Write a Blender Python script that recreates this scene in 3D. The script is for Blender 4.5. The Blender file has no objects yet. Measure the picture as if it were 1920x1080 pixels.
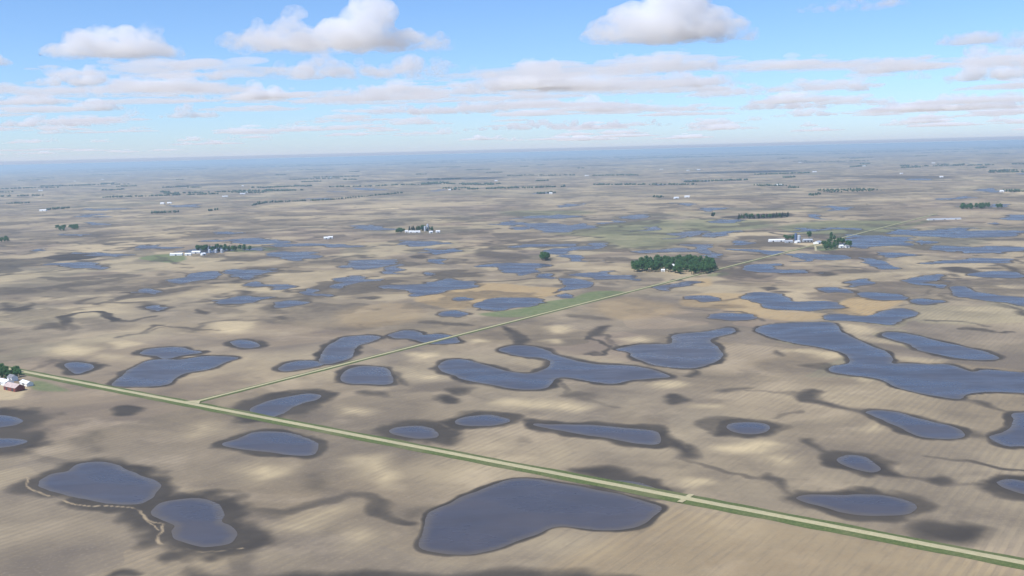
import bpy, bmesh, math, random
import numpy as np
from mathutils import Vector, Matrix

# ------------------------------------------------------------------ camera, sky, sun, exposure
sc = bpy.context.scene
COL = sc.collection
W0, H0 = 1920.0, 1080.0            # the photograph's own pixel grid, used to survey points on the ground
FOC = 1930.0                       # focal length in those pixels
ALT = 265.0                        # flying height in metres
PITCH = math.atan((540.0 - 286.5) / FOC)
ROLL = math.radians(1.43)
FWD = np.array([0.0, math.cos(PITCH), -math.sin(PITCH)])
R0 = np.array([1.0, 0.0, 0.0]); U0 = np.array([0.0, math.sin(PITCH), math.cos(PITCH)])
RGT = math.cos(ROLL) * R0 - math.sin(ROLL) * U0
UPV = math.sin(ROLL) * R0 + math.cos(ROLL) * U0

cam_data = bpy.data.cameras.new("camera")
cam = bpy.data.objects.new("camera", cam_data); COL.objects.link(cam)
cam_data.sensor_width = 36.0; cam_data.lens = 36.0 * FOC / W0
cam_data.clip_start = 1.0; cam_data.clip_end = 8000000.0
M = Matrix.Identity(4)
for i in range(3):
    M[i][0] = RGT[i]; M[i][1] = UPV[i]; M[i][2] = -FWD[i]
M[2][3] = ALT
cam.matrix_world = M
sc.camera = cam

SUN_EL, SUN_AZ = math.radians(54.0), math.radians(-125.0)   # azimuth measured from the view axis (+Y) clockwise
world = bpy.data.worlds.new("World"); sc.world = world; world.use_nodes = True
wn = world.node_tree; bg = wn.nodes["Background"]
sky = wn.nodes.new("ShaderNodeTexSky"); sky.sky_type = 'NISHITA'; sky.sun_disc = False
sky.sun_elevation = SUN_EL; sky.sun_rotation = SUN_AZ
sky.altitude = 0.0; sky.air_density = 0.8; sky.dust_density = 0.35; sky.ozone_density = 10.0
wn.links.new(sky.outputs[0], bg.inputs[0]); bg.inputs[1].default_value = 0.130

sd = bpy.data.lights.new("sun", 'SUN'); sd.energy = 3.6; sd.angle = math.radians(0.53); sd.color = (1.0, 0.965, 0.915)
sun = bpy.data.objects.new("sun", sd); COL.objects.link(sun)
sdir = Vector((math.sin(SUN_AZ) * math.cos(SUN_EL), math.cos(SUN_AZ) * math.cos(SUN_EL), math.sin(SUN_EL)))
sun.rotation_euler = sdir.to_track_quat('Z', 'Y').to_euler(); sun.location = (0, 0, 5000)

vs = sc.view_settings
vs.view_transform = 'Standard'; vs.look = 'None'; vs.exposure = 0.41; vs.gamma = 1.0; vs.use_curve_mapping = False
cy = sc.cycles
cy.max_bounces = 28; cy.diffuse_bounces = 3; cy.glossy_bounces = 3; cy.transmission_bounces = 4
cy.volume_bounces = 26; cy.transparent_max_bounces = 24
cy.use_denoising = True
cy.volume_step_rate = 1.0; cy.volume_max_steps = 128
cy.sample_clamp_indirect = 8.0

# ------------------------------------------------------------------ helpers
rng = random.Random(7)
nrng = np.random.default_rng(11)

def ray(px, py):
    u = (px - W0 / 2) / FOC; v = -(py - H0 / 2) / FOC
    return FWD + u * RGT + v * UPV

def at(px, py, z=0.0):
    """Ground point surveyed from the photograph."""
    d = ray(px, py); t = (ALT - z) / (-d[2])
    return np.array([d[0] * t, d[1] * t])

def link(name, mesh, parent=None, mat=None, loc=None):
    o = bpy.data.objects.new(name, mesh); COL.objects.link(o)
    if parent is not None: o.parent = parent
    if mat is not None and not mesh.materials: mesh.materials.append(mat)
    if loc is not None: o.location = loc
    return o

def empty(name, loc=(0, 0, 0), rz=0.0):
    o = bpy.data.objects.new(name, None); COL.objects.link(o)
    o.location = loc; o.rotation_euler = (0, 0, rz); o.empty_display_size = 1.0
    return o

def tag(o, label=None, cat=None, group=None, kind=None):
    if label: o["label"] = label
    if cat: o["category"] = cat
    if group: o["group"] = group
    if kind: o["kind"] = kind
    return o

def pymesh(name, verts, faces, mat=None, smooth=False):
    m = bpy.data.meshes.new(name)
    m.from_pydata([tuple(v) for v in verts], [], faces); m.update()
    if smooth: m.polygons.foreach_set("use_smooth", [True] * len(m.polygons))
    if mat: m.materials.append(mat)
    return m

def boxes(name, blist, mat):
    """Closed boxes ((x0,y0,z0),(x1,y1,z1)) as one mesh."""
    V, F = [], []
    for (a, b) in blist:
        n = len(V)
        V += [(a[0], a[1], a[2]), (b[0], a[1], a[2]), (b[0], b[1], a[2]), (a[0], b[1], a[2]),
              (a[0], a[1], b[2]), (b[0], a[1], b[2]), (b[0], b[1], b[2]), (a[0], b[1], b[2])]
        F += [tuple(n + k for k in q) for q in ((3, 2, 1, 0), (4, 5, 6, 7), (0, 1, 5, 4), (1, 2, 6, 5), (2, 3, 7, 6), (3, 0, 4, 7))]
    return pymesh(name, V, F, mat)

def hash2(ix, iy, seed):
    h = (ix.astype(np.int64) * 374761393 + iy.astype(np.int64) * 668265263 + seed * 1442695041) & 0xFFFFFFFF
    h = ((h ^ (h >> 13)) * 1274126177) & 0xFFFFFFFF
    h = ((h ^ (h >> 16)) * 2246822519) & 0xFFFFFFFF
    return ((h ^ (h >> 15)) & 0xFFFFFF) / float(0xFFFFFF)

def vnoise(x, y, seed=0):
    ix = np.floor(x); iy = np.floor(y); fx = x - ix; fy = y - iy
    fx = fx * fx * fx * (fx * (fx * 6 - 15) + 10); fy = fy * fy * fy * (fy * (fy * 6 - 15) + 10)
    a = hash2(ix, iy, seed); b = hash2(ix + 1, iy, seed); c = hash2(ix, iy + 1, seed); d = hash2(ix + 1, iy + 1, seed)
    return (a * (1 - fx) + b * fx) * (1 - fy) + (c * (1 - fx) + d * fx) * fy

def fbm(x, y, wl, seed=0, octs=4, gain=0.5):
    s = np.zeros_like(x); amp = 1.0; tot = 0.0
    ca, sa = 0.8, 0.6
    for k in range(octs):
        s += amp * vnoise(x / wl + 17.3 * k, y / wl - 9.1 * k, seed + 31 * k); tot += amp
        amp *= gain; wl *= 0.5
        x, y = ca * x - sa * y, sa * x + ca * y
    return s / tot

def sstep(a, b, x):
    t = np.clip((x - a) / (b - a), 0, 1); return t * t * (3 - 2 * t)

def smooth_closed(P, n=5):
    """Closed Catmull-Rom through the points."""
    P = np.asarray(P, float); N = len(P); out = []
    for i in range(N):
        p0, p1, p2, p3 = P[i - 1], P[i], P[(i + 1) % N], P[(i + 2) % N]
        for k in range(n):
            t = k / n
            out.append(0.5 * ((2 * p1) + (p2 - p0) * t + (2 * p0 - 5 * p1 + 4 * p2 - p3) * t * t + (3 * p1 - p0 - 3 * p2 + p3) * t ** 3))
    return np.array(out)

def smooth_open(P, n=6):
    P = np.asarray(P, float); Q = np.vstack([2 * P[0] - P[1], P, 2 * P[-1] - P[-2]]); out = []
    for i in range(1, len(Q) - 2):
        p0, p1, p2, p3 = Q[i - 1], Q[i], Q[i + 1], Q[i + 2]
        for k in range(n):
            t = k / n
            out.append(0.5 * ((2 * p1) + (p2 - p0) * t + (2 * p0 - 5 * p1 + 4 * p2 - p3) * t * t + (3 * p1 - p0 - 3 * p2 + p3) * t ** 3))
    out.append(Q[-2]); return np.array(out)

def seg_dist(px, py, A, B):
    d = B - A; L = d @ d + 1e-9
    t = np.clip(((px - A[0]) * d[0] + (py - A[1]) * d[1]) / L, 0, 1)
    return np.hypot(px - A[0] - t * d[0], py - A[1] - t * d[1])

def poly_sd(px, py, P):
    """Signed distance to a closed outline, negative inside."""
    D = np.full(px.shape, 1e9); ins = np.zeros(px.shape, bool); N = len(P)
    for i in range(N):
        A, B = P[i - 1], P[i]
        D = np.minimum(D, seg_dist(px, py, A, B))
        if A[1] != B[1]:
            c = ((A[1] > py) != (B[1] > py)) & (px < (B[0] - A[0]) * (py - A[1]) / (B[1] - A[1]) + A[0])
            ins ^= c
    return np.where(ins, -D, D)

def line_d(px, py, P):
    D = np.full(px.shape, 1e9)
    for i in range(len(P) - 1): D = np.minimum(D, seg_dist(px, py, P[i], P[i + 1]))
    return D

class Nodes:
    """Tiny wrapper to write node trees in lines."""
    def __init__(s, name):
        s.mat = bpy.data.materials.new(name); s.mat.use_nodes = True
        s.t = s.mat.node_tree; s.b = s.t.nodes["Principled BSDF"]; s.out = s.t.nodes["Material Output"]
    def n(s, typ, **kw):
        nd = s.t.nodes.new(typ)
        for k, v in kw.items(): setattr(nd, k, v)
        return nd
    def l(s, a, b): s.t.links.new(a, b)
    def put(s, sock, v):
        if isinstance(v, bpy.types.NodeSocket): s.l(v, sock)
        else: sock.default_value = v
    def mix(s, f, a, b):
        m = s.n("ShaderNodeMix", data_type='RGBA'); s.put(m.inputs[0], f)
        s.put(m.inputs[6], a if isinstance(a, bpy.types.NodeSocket) else (*a, 1)); s.put(m.inputs[7], b if isinstance(b, bpy.types.NodeSocket) else (*b, 1))
        return m.outputs[2]
    def math(s, op, a, b=0.0, c=None):
        m = s.n("ShaderNodeMath", operation=op); s.put(m.inputs[0], a); s.put(m.inputs[1], b)
        if c is not None: s.put(m.inputs[2], c)
        return m.outputs[0]
    def ramp(s, v, lo, hi, a=0.0, b=1.0):
        m = s.n("ShaderNodeMapRange", interpolation_type='SMOOTHSTEP'); s.put(m.inputs[0], v)
        m.inputs[1].default_value = lo; m.inputs[2].default_value = hi; m.inputs[3].default_value = a; m.inputs[4].default_value = b
        return m.outputs[0]
    def coord(s, scale=(1, 1, 1), rz=0.0, kind="Object"):
        c = s.n("ShaderNodeTexCoord"); m = s.n("ShaderNodeMapping"); s.l(c.outputs[kind], m.inputs[0])
        m.inputs[2].default_value = (0, 0, rz); m.inputs[3].default_value = scale
        return m.outputs[0]
    def noise(s, vec, scale, detail=4.0, rough=0.55, dist=0.0):
        n = s.n("ShaderNodeTexNoise"); s.l(vec, n.inputs["Vector"])
        n.inputs["Scale"].default_value = scale; n.inputs["Detail"].default_value = detail
        n.inputs["Roughness"].default_value = rough; n.inputs["Distortion"].default_value = dist
        return n.outputs["Fac"]
    def attr(s, name):
        a = s.n("ShaderNodeAttribute"); a.attribute_name = name; return a.outputs["Fac"]

def plain(name, col, rough=0.8, spec=0.2, var=0.12, scale=0.5, metallic=0.0):
    """Painted or natural surface with slight procedural mottling."""
    N = Nodes(name)
    f = N.noise(N.coord(), scale, 4.0)
    a = tuple(max(0.0, c * (1 - var)) for c in col); b = tuple(min(1.0, c * (1 + var)) for c in col)
    N.l(N.mix(N.ramp(f, 0.3, 0.7), a, b), N.b.inputs["Base Color"])
    N.b.inputs["Roughness"].default_value = rough; N.b.inputs["Specular IOR Level"].default_value = spec
    N.b.inputs["Metallic"].default_value = metallic
    return N.mat

# ------------------------------------------------------------------ survey: roads, ponds, wet soil, painted cloud shadows
P_L, P_R = at(0, 689), at(1920, 1057)
E1 = (P_R - P_L) / np.linalg.norm(P_R - P_L)           # along the near road
E2 = np.array([-E1[1], E1[0]])                         # away from the camera, along the cross road
P_T = at(342, 760)                                     # where the cross road meets it
P_T = P_L + E1 * ((P_T - P_L) @ E1)
P_X = at(1500, 466)
EC = (P_X - P_T) / np.linalg.norm(P_X - P_T)
ROAD_ANG = math.atan2(E1[1], E1[0])

def reg(x0, y0, s, pts): return [(x0 + p[0] / s, y0 + p[1] / s) for p in pts]
def r6(*p): return reg(0, 600, 2.25, p)
def r7(*p): return reg(640, 600, 2.25, p)
def r8(*p): return reg(1280, 600, 2.25, p)
def r3(*p): return reg(0, 280, 3.0, p)
def r4(*p): return reg(640, 280, 3.0, p)
def r5(*p): return reg(1280, 280, 3.0, p)
def ell(x0, x1, y0, y1, seed=None, n=11, rough=0.22, tilt=0.0):
    """A wavering oval between two columns and two rows of the photograph."""
    r = random.Random(int(x0 * 7 + y0 * 131) if seed is None else seed)
    cx, cy_, rx, ry = (x0 + x1) / 2, (y0 + y1) / 2, (x1 - x0) / 2, (y1 - y0) / 2
    out = []
    for k in range(n):
        a = 2 * math.pi * k / n; q = 1 + rough * (r.random() * 2 - 1.2)
        X, Y = rx * q * math.cos(a), ry * q * math.sin(a)
        out.append((cx + X, cy_ + Y - tilt * X))
    return out

# (outline, width of dark wet margin in metres, label)
PONDS = [
 (r6((170,690),(215,655),(290,640),(330,612),(390,605),(470,612),(530,635),(570,655),(620,675),(655,710),(640,750),(590,772),(500,775),(420,770),(340,745),(270,730),(210,715)), 16, "wide slate blue pond with a pale straw line along its near shore"),
 (r6((660,810),(700,770),(760,758),(830,758),(900,780),(920,810),(930,850),(965,872),(985,910),(960,945),(880,958),(800,945),(745,925),(728,895),(738,870),(695,842)), 22, "lobed pond in a broad dark margin nearest the bottom edge"),
 (r6((950,525),(1000,505),(1060,480),(1150,475),(1240,485),(1330,520),(1320,555),(1280,570),(1180,560),(1080,550),(1000,540)), 9, "flat oval pond close under the near road"),
 (r6((1055,385),(1090,360),(1140,340),(1210,325),(1290,312),(1340,320),(1330,335),(1270,350),(1220,375),(1170,400),(1120,412),(1075,405)), 22, "slanting pond in dark soil just above the near road"),
 (r6((480,275),(520,240),(570,200),(620,175),(680,165),(760,168),(860,155),(1000,158),(960,175),(880,205),(780,225),(740,245),(700,272),(600,280)), 7, "large hooked pond above the road left of the junction"),
 (r6((600,140),(640,120),(740,115),(790,125),(850,138),(760,150),(700,162),(660,150)), 9, None),
 (r6((275,188),(320,180),(385,190),(395,202),(350,222),(325,225),(295,210)), 12, "small three-cornered pond above the road near the red barn"),
 (r6((980,92),(1020,85),(1080,95),(1100,108),(1060,118),(1000,112)), 10, None),
 (r6((1180,205),(1210,185),(1280,172),(1360,180),(1330,195),(1250,210),(1200,215)), 8, None),
 ([(608,681),(612,655),(635,635),(680,630),(712,632),(695,642),(668,650),(665,668),(640,678)], 9, None),
 (r6((-60,400),(0,405),(60,412),(85,425),(40,445),(-60,452)), 26, None),
 (r6((-60,500),(0,503),(60,505),(95,515),(60,530),(0,538),(-60,540)), 30, None),
 (r7((345,900),(365,825),(400,800),(480,765),(560,730),(620,705),(720,676),(800,672),(900,688),(1000,707),(1100,728),(1200,750),(1300,776),(1348,795),(1310,830),(1250,865),(1180,880),(1080,880),(980,868),(900,870),(820,895),(740,925),(660,960),(560,980),(450,978),(350,960),(335,930)), 4, "largest near pond lying against the near road's grass verge"),
 (r7((1130,692),(1180,682),(1260,692),(1340,722),(1260,716),(1180,706)), 14, None),
 (r7((5,245),(25,215),(70,200),(110,197),(190,205),(212,240),(205,268),(120,270),(40,268)), 9, "rounded pond just below the cross road"),
 (r7((215,62),(270,45),(330,50),(345,65),(420,62),(490,75),(500,92),(450,100),(360,95),(300,80),(240,75)), 8, None),
 (r7((415,195),(440,172),(500,168),(570,180),(640,200),(700,220),(780,228),(850,215),(890,190),(885,172),(840,158),(780,155),(700,140),(670,125),(720,110),(800,112),(860,130),(900,150),(980,170),(1050,185),(1120,190),(1200,195),(1280,205),(1380,238),(1320,245),(1220,255),(1140,268),(1050,258),(980,245),(930,240),(900,250),(885,270),(840,290),(750,290),(650,275),(560,260),(480,235),(430,215)), 9, "serpent-shaped pond winding round a bare tongue of soil"),
 (r7((215,465),(260,450),(340,450),(395,475),(390,495),(320,498),(250,485)), 18, "small pond in a dark ring just above the near road"),
 (r7((495,425),(540,408),(620,402),(680,415),(690,430),(640,443),(550,445),(505,438)), 15, "small bright oval pond left of the long thin one"),
 (r7((815,440),(900,441),(1000,444),(1120,452),(1240,462),(1320,472),(1340,495),(1320,520),(1250,518),(1150,500),(1050,485),(960,467),(870,452)), 12, "long thin pond tapering to its left end"),
 ([(1160,655),(1200,647),(1260,645),(1265,630),(1290,625),(1330,622),(1370,615),(1380,622),(1345,632),(1330,640),(1350,655),(1355,670),(1330,682),(1290,690),(1230,685),(1195,672),(1180,660)], 8, "broad pond with a thin arm right of the serpent-shaped one"),
 (r8((320,40),(340,25),(420,15),(560,10),(640,15),(660,45),(720,80),(800,115),(850,135),(880,165),(885,185),(960,185),(1050,190),(1120,190),(1180,210),(1240,222),(1280,210),(1440,225),(1600,228),(1650,270),(1580,305),(1440,305),(1280,302),(1190,312),(1160,330),(1080,320),(1000,305),(900,280),(850,255),(780,240),(700,230),(630,215),(640,195),(700,185),(715,165),(680,140),(600,118),(500,100),(400,80),(340,60)), 6, "biggest branching lake sweeping to the right edge"),
 (r8((840,65),(880,52),(960,62),(1040,80),(1120,100),(1230,125),(1310,148),(1320,165),(1250,168),(1150,160),(1060,140),(1000,125),(960,100),(900,85)), 8, "slender leaf-shaped pond beyond the branching lake"),
 (r8((785,390),(830,382),(900,392),(980,415),(1060,435),(1130,450),(1170,470),(1160,492),(1080,498),(1000,490),(940,465),(880,435),(820,405)), 9, "slanting pond with a dark tail below the branching lake"),
 (r8((1310,495),(1360,480),(1390,460),(1400,420),(1395,395),(1440,392),(1600,395),(1620,520),(1440,532),(1370,528)), 7, None),
 (r8((195,450),(230,438),(310,436),(355,450),(340,470),(270,478),(215,468)), 17, "small lone oval pond in a neat dark ring"),
 (r8((660,590),(700,573),(760,580),(800,600),(822,630),(790,640),(720,622)), 15, None),
 (r8((510,755),(600,742),(750,738),(870,745),(950,770),(965,795),(920,815),(800,820),(700,812),(620,790)), 12, "spindle-shaped pond above the near road toward the right corner"),
 (r8((1345,690),(1400,678),(1440,685),(1520,700),(1520,745),(1440,732),(1390,715)), 16, None),
 # middle distance
 (r4((1090,430),(1130,420),(1250,430),(1380,415),(1390,440),(1300,465),(1160,468)), 6, None),
 (r4((1165,570),(1250,545),(1370,540),(1400,550),(1380,575),(1320,590),(1220,588)), 6, None),
 (ell(1078,1122,476,489), 6, None), (ell(1100,1150,455,467), 6, None),
 (r4((785,690),(830,650),(900,638),(1000,645),(1060,665),(1090,690),(1020,700),(900,715),(810,705)), 6, None),
 (ell(1000,1055,513,523), 8, None),
 (r4((1370,690),(1500,685),(1640,690),(1640,735),(1540,735),(1480,710),(1400,705)), 6, None),
 (r4((1240,740),(1300,722),(1400,735),(1480,760),(1470,785),(1380,800),(1270,798),(1250,770)), 5, None),
 (r4((775,890),(810,860),(870,840),(960,838),(1060,845),(1090,865),(1060,885),(960,900),(850,910)), 4, "bright blue pond beside the long green grass strip"),
 (r4((300,800),(360,770),(430,745),(530,735),(640,750),(690,765),(600,780),(500,800),(420,820),(350,830)), 9, None),
 (ell(840,880,557,565), 4, None), (ell(828,886,583,593), 7, None), (ell(1046,1080,551,560), 4, None),
 ([(620,525),(640,518),(680,516),(700,525),(690,535),(650,540),(625,535)], 7, None),
 (ell(812,866,483,495), 7, None), (ell(715,770,497,513), 8, None), (ell(786,808,509,517), 7, None),
 ([(650,495),(680,488),(715,488),(720,496),(690,505),(655,507)], 7, None), (ell(742,826,450,461), 8, None),
 (r3((310,650),(400,640),(560,635),(610,645),(540,670),(440,680),(360,670)), 8, "blue pond under a dark field at far left"),
 (r3((990,745),(1040,710),(1120,690),(1220,685),(1270,700),(1240,730),(1150,748),(1060,755)), 8, None),
 (r3((1290,690),(1350,670),(1450,670),(1560,680),(1590,700),(1520,725),(1420,720),(1340,705)), 9, None),
 (ell(487,527,527,542), 9, None), (ell(553,583,538,555), 9, None), (ell(510,570,564,578), 9, None), (ell(414,497,556,570, tilt=0.06), 8, None),
 (ell(240,268,543,553), 14, None), (ell(522,600,471,487), 9, None), (ell(430,540,450,458), 9, None), (ell(274,302,574,583), 12, None),
 (r5((400,815),(470,800),(560,810),(620,840),(700,860),(800,855),(880,860),(870,890),(820,910),(700,905),(580,905),(510,875),(470,850)), 4, "bright blue lake bounded by tan stubble on its right"),
 (r5((810,940),(900,930),(1000,940),(1080,930),(1140,905),(1230,895),(1310,910),(1270,940),(1180,980),(1140,990),(1060,980),(900,965),(810,960)), 5, None),
 (ell(1333,1420,587,602), 7, None), (ell(1603,1641,523,537), 9, None), (ell(1540,1600,538,550), 8, None), (ell(1604,1694,547,563, tilt=-0.05), 8, None), (ell(1697,1771,559,572), 8, None),
 (r5((1480,780),(1560,775),(1640,795),(1750,805),(1850,815),(1960,840),(1960,885),(1850,860),(1700,840),(1560,815)), 7, None),
 (ell(1714,1768,514,540, tilt=-0.2), 8, None), (ell(1752,1815,460,469), 7, None), (ell(1473,1522,475,493), 6, None), (ell(1513,1604,475,490), 6, None),
 (ell(1600,1682,485,507), 6, None), (ell(1396,1515,495,514), 6, None), (ell(1412,1467,468,481), 6, None), (ell(1286,1347,460,484), 6, None),
 (ell(1606,1708,443,463), 6, None), (ell(1696,1935,431,446), 6, None), (ell(1762,1872,484,497), 7, None), (ell(1333,1404,433,445), 6, None),
 (ell(1518,1547,400,413), 6, None), (ell(1560,1590,385,395), 6, None), (ell(1270,1312,524,546), 8, None), (ell(1303,1364,554,566), 5, None),
 (ell(1660,1720,472,480), 7, None), (ell(1790,1925,462,473), 8, None), (ell(1820,1930,510,522), 8, None), (ell(960,1010,421,431), 7, None),
 (ell(1140,1175,412,420), 7, None), (ell(930,1030,493,500), 8, None), (ell(1370,1410,452,459), 6, None),
]
# (outline, softness in metres, strength): bare wet hollows without standing water, plus two painted cloud shadows
WET_SHADE = [
 (r6((480,375),(520,358),(600,360),(650,375),(600,395),(520,395)), 10, 1.0),
 (r6((-80,385),(60,385),(200,425),(120,450),(-80,460)), 18, 0.9), (r6((-80,470),(100,465),(205,480),(150,530),(60,570),(-80,570)), 18, 0.9),
 (r6((330,480),(430,470),(450,520),(400,560),(340,530)), 25, 0.55), (r6((1290,660),(1370,650),(1390,700),(1330,715),(1280,700)), 22, 0.6),
 (r6((120,690),(200,645),(310,598),(390,590),(500,600),(610,645),(695,690),(710,750),(780,740),(900,745),(1000,800),(1055,850),(1050,920),(980,965),(850,968),(740,950),(690,880),(630,830),(600,780),(480,785),(340,770),(200,735)), 8, 0.75),
 (r6((430,1085),(470,1066),(540,1066),(580,1085),(520,1100)), 6, 1.0),
 (r6((760,1085),(900,1066),(1200,1060),(1700,1068),(2200,1075),(2700,1090),(2000,1130),(1000,1130)), 10, 0.9),
 (r6((1000,385),(1080,330),(1220,300),(1380,300),(1410,315),(1330,350),(1250,390),(1200,420),(1090,425)), 9, 0.8),
 (r7((910,645),(1050,628),(1180,630),(1260,675),(1400,735),(1380,750),(1180,705),(980,670)), 14, 1.0),
 (r7((300,790),(420,770),(500,745),(400,820),(350,900),(330,980),(300,960),(310,870)), 14, 0.45),
 (r7((1280,860),(1350,800),(1330,850),(1260,900),(1150,905),(1180,885)), 12, 0.4),
 (r7((185,465),(230,432),(340,428),(430,445),(505,490),(470,528),(390,518),(280,502)), 9, 0.85),
 (r7((455,430),(520,388),(650,383),(725,412),(720,440),(650,455),(520,455)), 9, 0.6),
 (r7((790,435),(850,424),(1000,433),(1200,448),(1330,455),(1390,490),(1440,530),(1500,565),(1440,568),(1350,535),(1240,525),(1000,478)), 8, 0.9),
 (r7((400,335),(440,318),(500,318),(500,350),(440,358)), 9, 0.85), (r7((445,298),(500,283),(545,290),(520,312),(470,314)), 9, 0.8),
 (r7((80,310),(140,298),(192,305),(180,320),(110,322)), 9, 0.7), (r7((960,322),(1010,305),(1075,315),(1050,332),(990,335)), 12, 0.6),
 (r7((1340,335),(1380,315),(1440,322),(1440,345),(1380,352)), 9, 0.9), (r7((720,505),(760,488),(810,492),(780,515)), 12, 0.45),
 (r7((190,205),(225,225),(285,278),(230,278),(205,255)), 9, 0.7), (r7((690,30),(720,30),(800,75),(790,105),(740,85)), 8, 0.9),
 (r7((1020,148),(1080,135),(1110,142),(1060,152)), 10, 0.8),
 (r8((470,320),(520,295),(590,310),(620,340),(700,365),(790,382),(800,392),(690,378),(560,352),(480,340)), 10, 0.85),
 (r8((85,432),(170,408),(300,412),(400,438),(440,466),(360,484),(260,492),(150,470)), 7, 0.6),
 (r8((500,512),(560,505),(610,550),(690,553),(790,565),(870,612),(980,660),(880,662),(760,648),(650,610),(570,555)), 8, 0.85),
 (r8((305,655),(380,645),(445,682),(470,728),(620,725),(850,726),(980,752),(1055,800),(960,830),(800,835),(600,805),(480,772),(400,700)), 8, 0.75),
 (r8((1065,675),(1120,658),(1190,670),(1180,690),(1110,698)), 9, 0.9), (r8((1285,690),(1350,668),(1440,672),(1560,690),(1560,750),(1420,735),(1330,705)), 9, 0.8),
 (r8((990,880),(1060,862),(1200,865),(1310,895),(1240,930),(1090,938),(1020,915)), 14, 1.0),
 (r8((-30,520),(50,530),(100,570),(60,592),(-30,585)), 12, 0.8), (r8((375,140),(405,122),(435,140),(420,155)), 9, 0.7),
 (r8((140,295),(200,283),(300,285),(240,300),(180,305)), 10, 0.7), (r8((5,235),(50,208),(75,220),(40,240)), 8, 0.9),
 (r8((1160,34),(1220,28),(1300,42),(1230,46)), 8, 0.7), (r8((1190,335),(1280,345),(1370,375),(1400,400),(1340,385),(1250,360)), 9, 0.7),
 (r8((1180,465),(1260,470),(1330,490),(1290,505),(1200,485)), 10, 0.6), (r8((490,190),(640,180),(630,205),(520,205)), 9, 0.6),
 (r3((260,605),(380,590),(560,590),(540,610),(400,622),(280,620)), 12, 1.0), (r3((10,870),(60,865),(90,890),(190,865),(180,905),(100,920),(20,905)), 14, 0.8),
 (r3((800,895),(830,872),(900,875),(925,900),(860,918)), 10, 0.9), (r3((1090,918),(1130,895),(1190,912),(1140,925)), 10, 0.8),
 (r3((640,850),(720,800),(800,780),(800,800),(720,835),(660,865)), 14, 0.7), (r3((860,760),(900,735),(980,765),(920,780)), 14, 0.7),
 (r3((170,1010),(260,975),(400,980),(380,1015),(280,1010)), 18, 0.7), (r5((800,150),(1100,145),(1500,150),(1500,165),(1200,165),(900,155)), 60, 0.6),  # last outline: a cloud's shadow painted into the soil colour
 (r5((200,385),(350,370),(480,362),(600,360),(610,378),(450,392),(300,392)), 18, 0.8),  # cloud shadow around the long tree belt, painted as darker soil
 (r3((0,655),(60,650),(110,660),(50,672)), 16, 0.7), (r3((180,790),(300,775),(280,795)), 16, 0.6), (r3((1560,940),(1600,930),(1630,945),(1590,955)), 10, 0.7),
 (r4((450,960),(620,965),(740,975),(740,990),(600,985),(460,975)), 9, 0.7), (r4((1280,930),(1380,925),(1500,950),(1500,965),(1350,950)), 12, 0.5),
 (r4((100,830),(200,825),(240,835),(160,845)), 14, 0.8), (r4((380,605),(430,592),(490,602),(440,618)), 14, 0.8), (r4((740,590),(800,570),(900,575),(1020,590),(900,610),(800,605)), 16, 0.6),
 (r4((1380,1040),(1430,1000),(1500,990),(1500,1010),(1430,1050)), 9, 0.8), (r5((700,690),(800,685),(880,700),(780,715)), 14, 0.8), (r5((440,780),(500,770),(540,785),(480,800)), 12, 0.8),
 (r5((1440,670),(1560,660),(1700,690),(1550,695)), 16, 0.8), (r5((1760,640),(1850,660),(1960,710),(1900,705),(1800,670)), 14, 0.8), (r5((1780,860),(1850,880),(1960,930),(1960,960),(1850,900)), 12, 0.8),
]
# narrow drainage ways of dark soil: (points, half width in metres, strength)
DRAIN = [
 (r7((-420,800),(-200,800),(0,730),(80,740),(150,770),(240,810),(330,855)), 9, 0.7),
 (r6((1180,820),(1290,775),(1440,735)), 8, 0.55), (r8((1040,570),(1160,590),(1300,610),(1440,632),(1560,640)), 6, 0.7),
 (r8((820,645),(960,660),(1080,672),(1200,690),(1330,690)), 5, 0.6), (r8((0,590),(130,615),(300,655)), 5, 0.6),
 (r7((700,60),(760,85),(790,110)), 8, 0.9), (r7((1050,50),(1060,75),(1120,95),(1140,120),(1100,150),(1040,150)), 5, 0.7), (r7((900,270),(960,305),(1020,330),(1160,370)), 5, 0.5),
 (r3((340,945),(440,925),(550,925),(650,960),(720,965),(820,945),(900,935)), 9, 0.95), (r3((440,1010),(340,945)), 14, 0.7),
 (r3((560,880),(660,840),(760,805),(880,775),(990,760)), 9, 0.7), (r3((180,785),(290,780),(460,800)), 12, 0.6), (r3((690,1060),(790,1035),(840,995),(920,990)), 7, 0.7),
 (r3((1020,1000),(1100,1005),(1190,1010)), 7, 0.7), (r3((880,600),(990,640),(1060,650)), 9, 0.6), (r3((1230,830),(1380,820),(1500,840)), 7, 0.6),
 (r6((200,170),(290,180),(420,195)), 7, 0.6), (r6((0,210),(120,205),(240,170)), 7, 0.5), (r6((520,75),(600,60),(700,30),(860,40)), 6, 0.6),
 (r8((370,410),(430,395),(500,385)), 5, 0.5), (r8((300,300),(480,310)), 5, 0.5), (r4((1420,1020),(1500,1060),(1560,1100)), 6, 0.5),
 (r5((0,890),(140,905),(300,915),(440,965)), 6, 0.7), (r5((1560,1010),(1650,1010),(1720,1025),(1800,1020)), 6, 0.8), (r5((1400,960),(1550,965),(1700,985)), 8, 0.6),
 (r5((230,710),(400,740),(560,735)), 9, 0.6), (r5((850,660),(950,665),(1100,680)), 9, 0.6), (r5((1250,880),(1310,840),(1390,790)), 6, 0.5),
 (r6((0,470),(100,560),(240,600)), 8, 0.35), (r6((150,570),(330,590)), 8, 0.4), (r6((1000,960),(1050,1080)), 10, 0.5), (r7((1100,790),(1200,770),(1300,800)), 8, 0.3),
]
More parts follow.
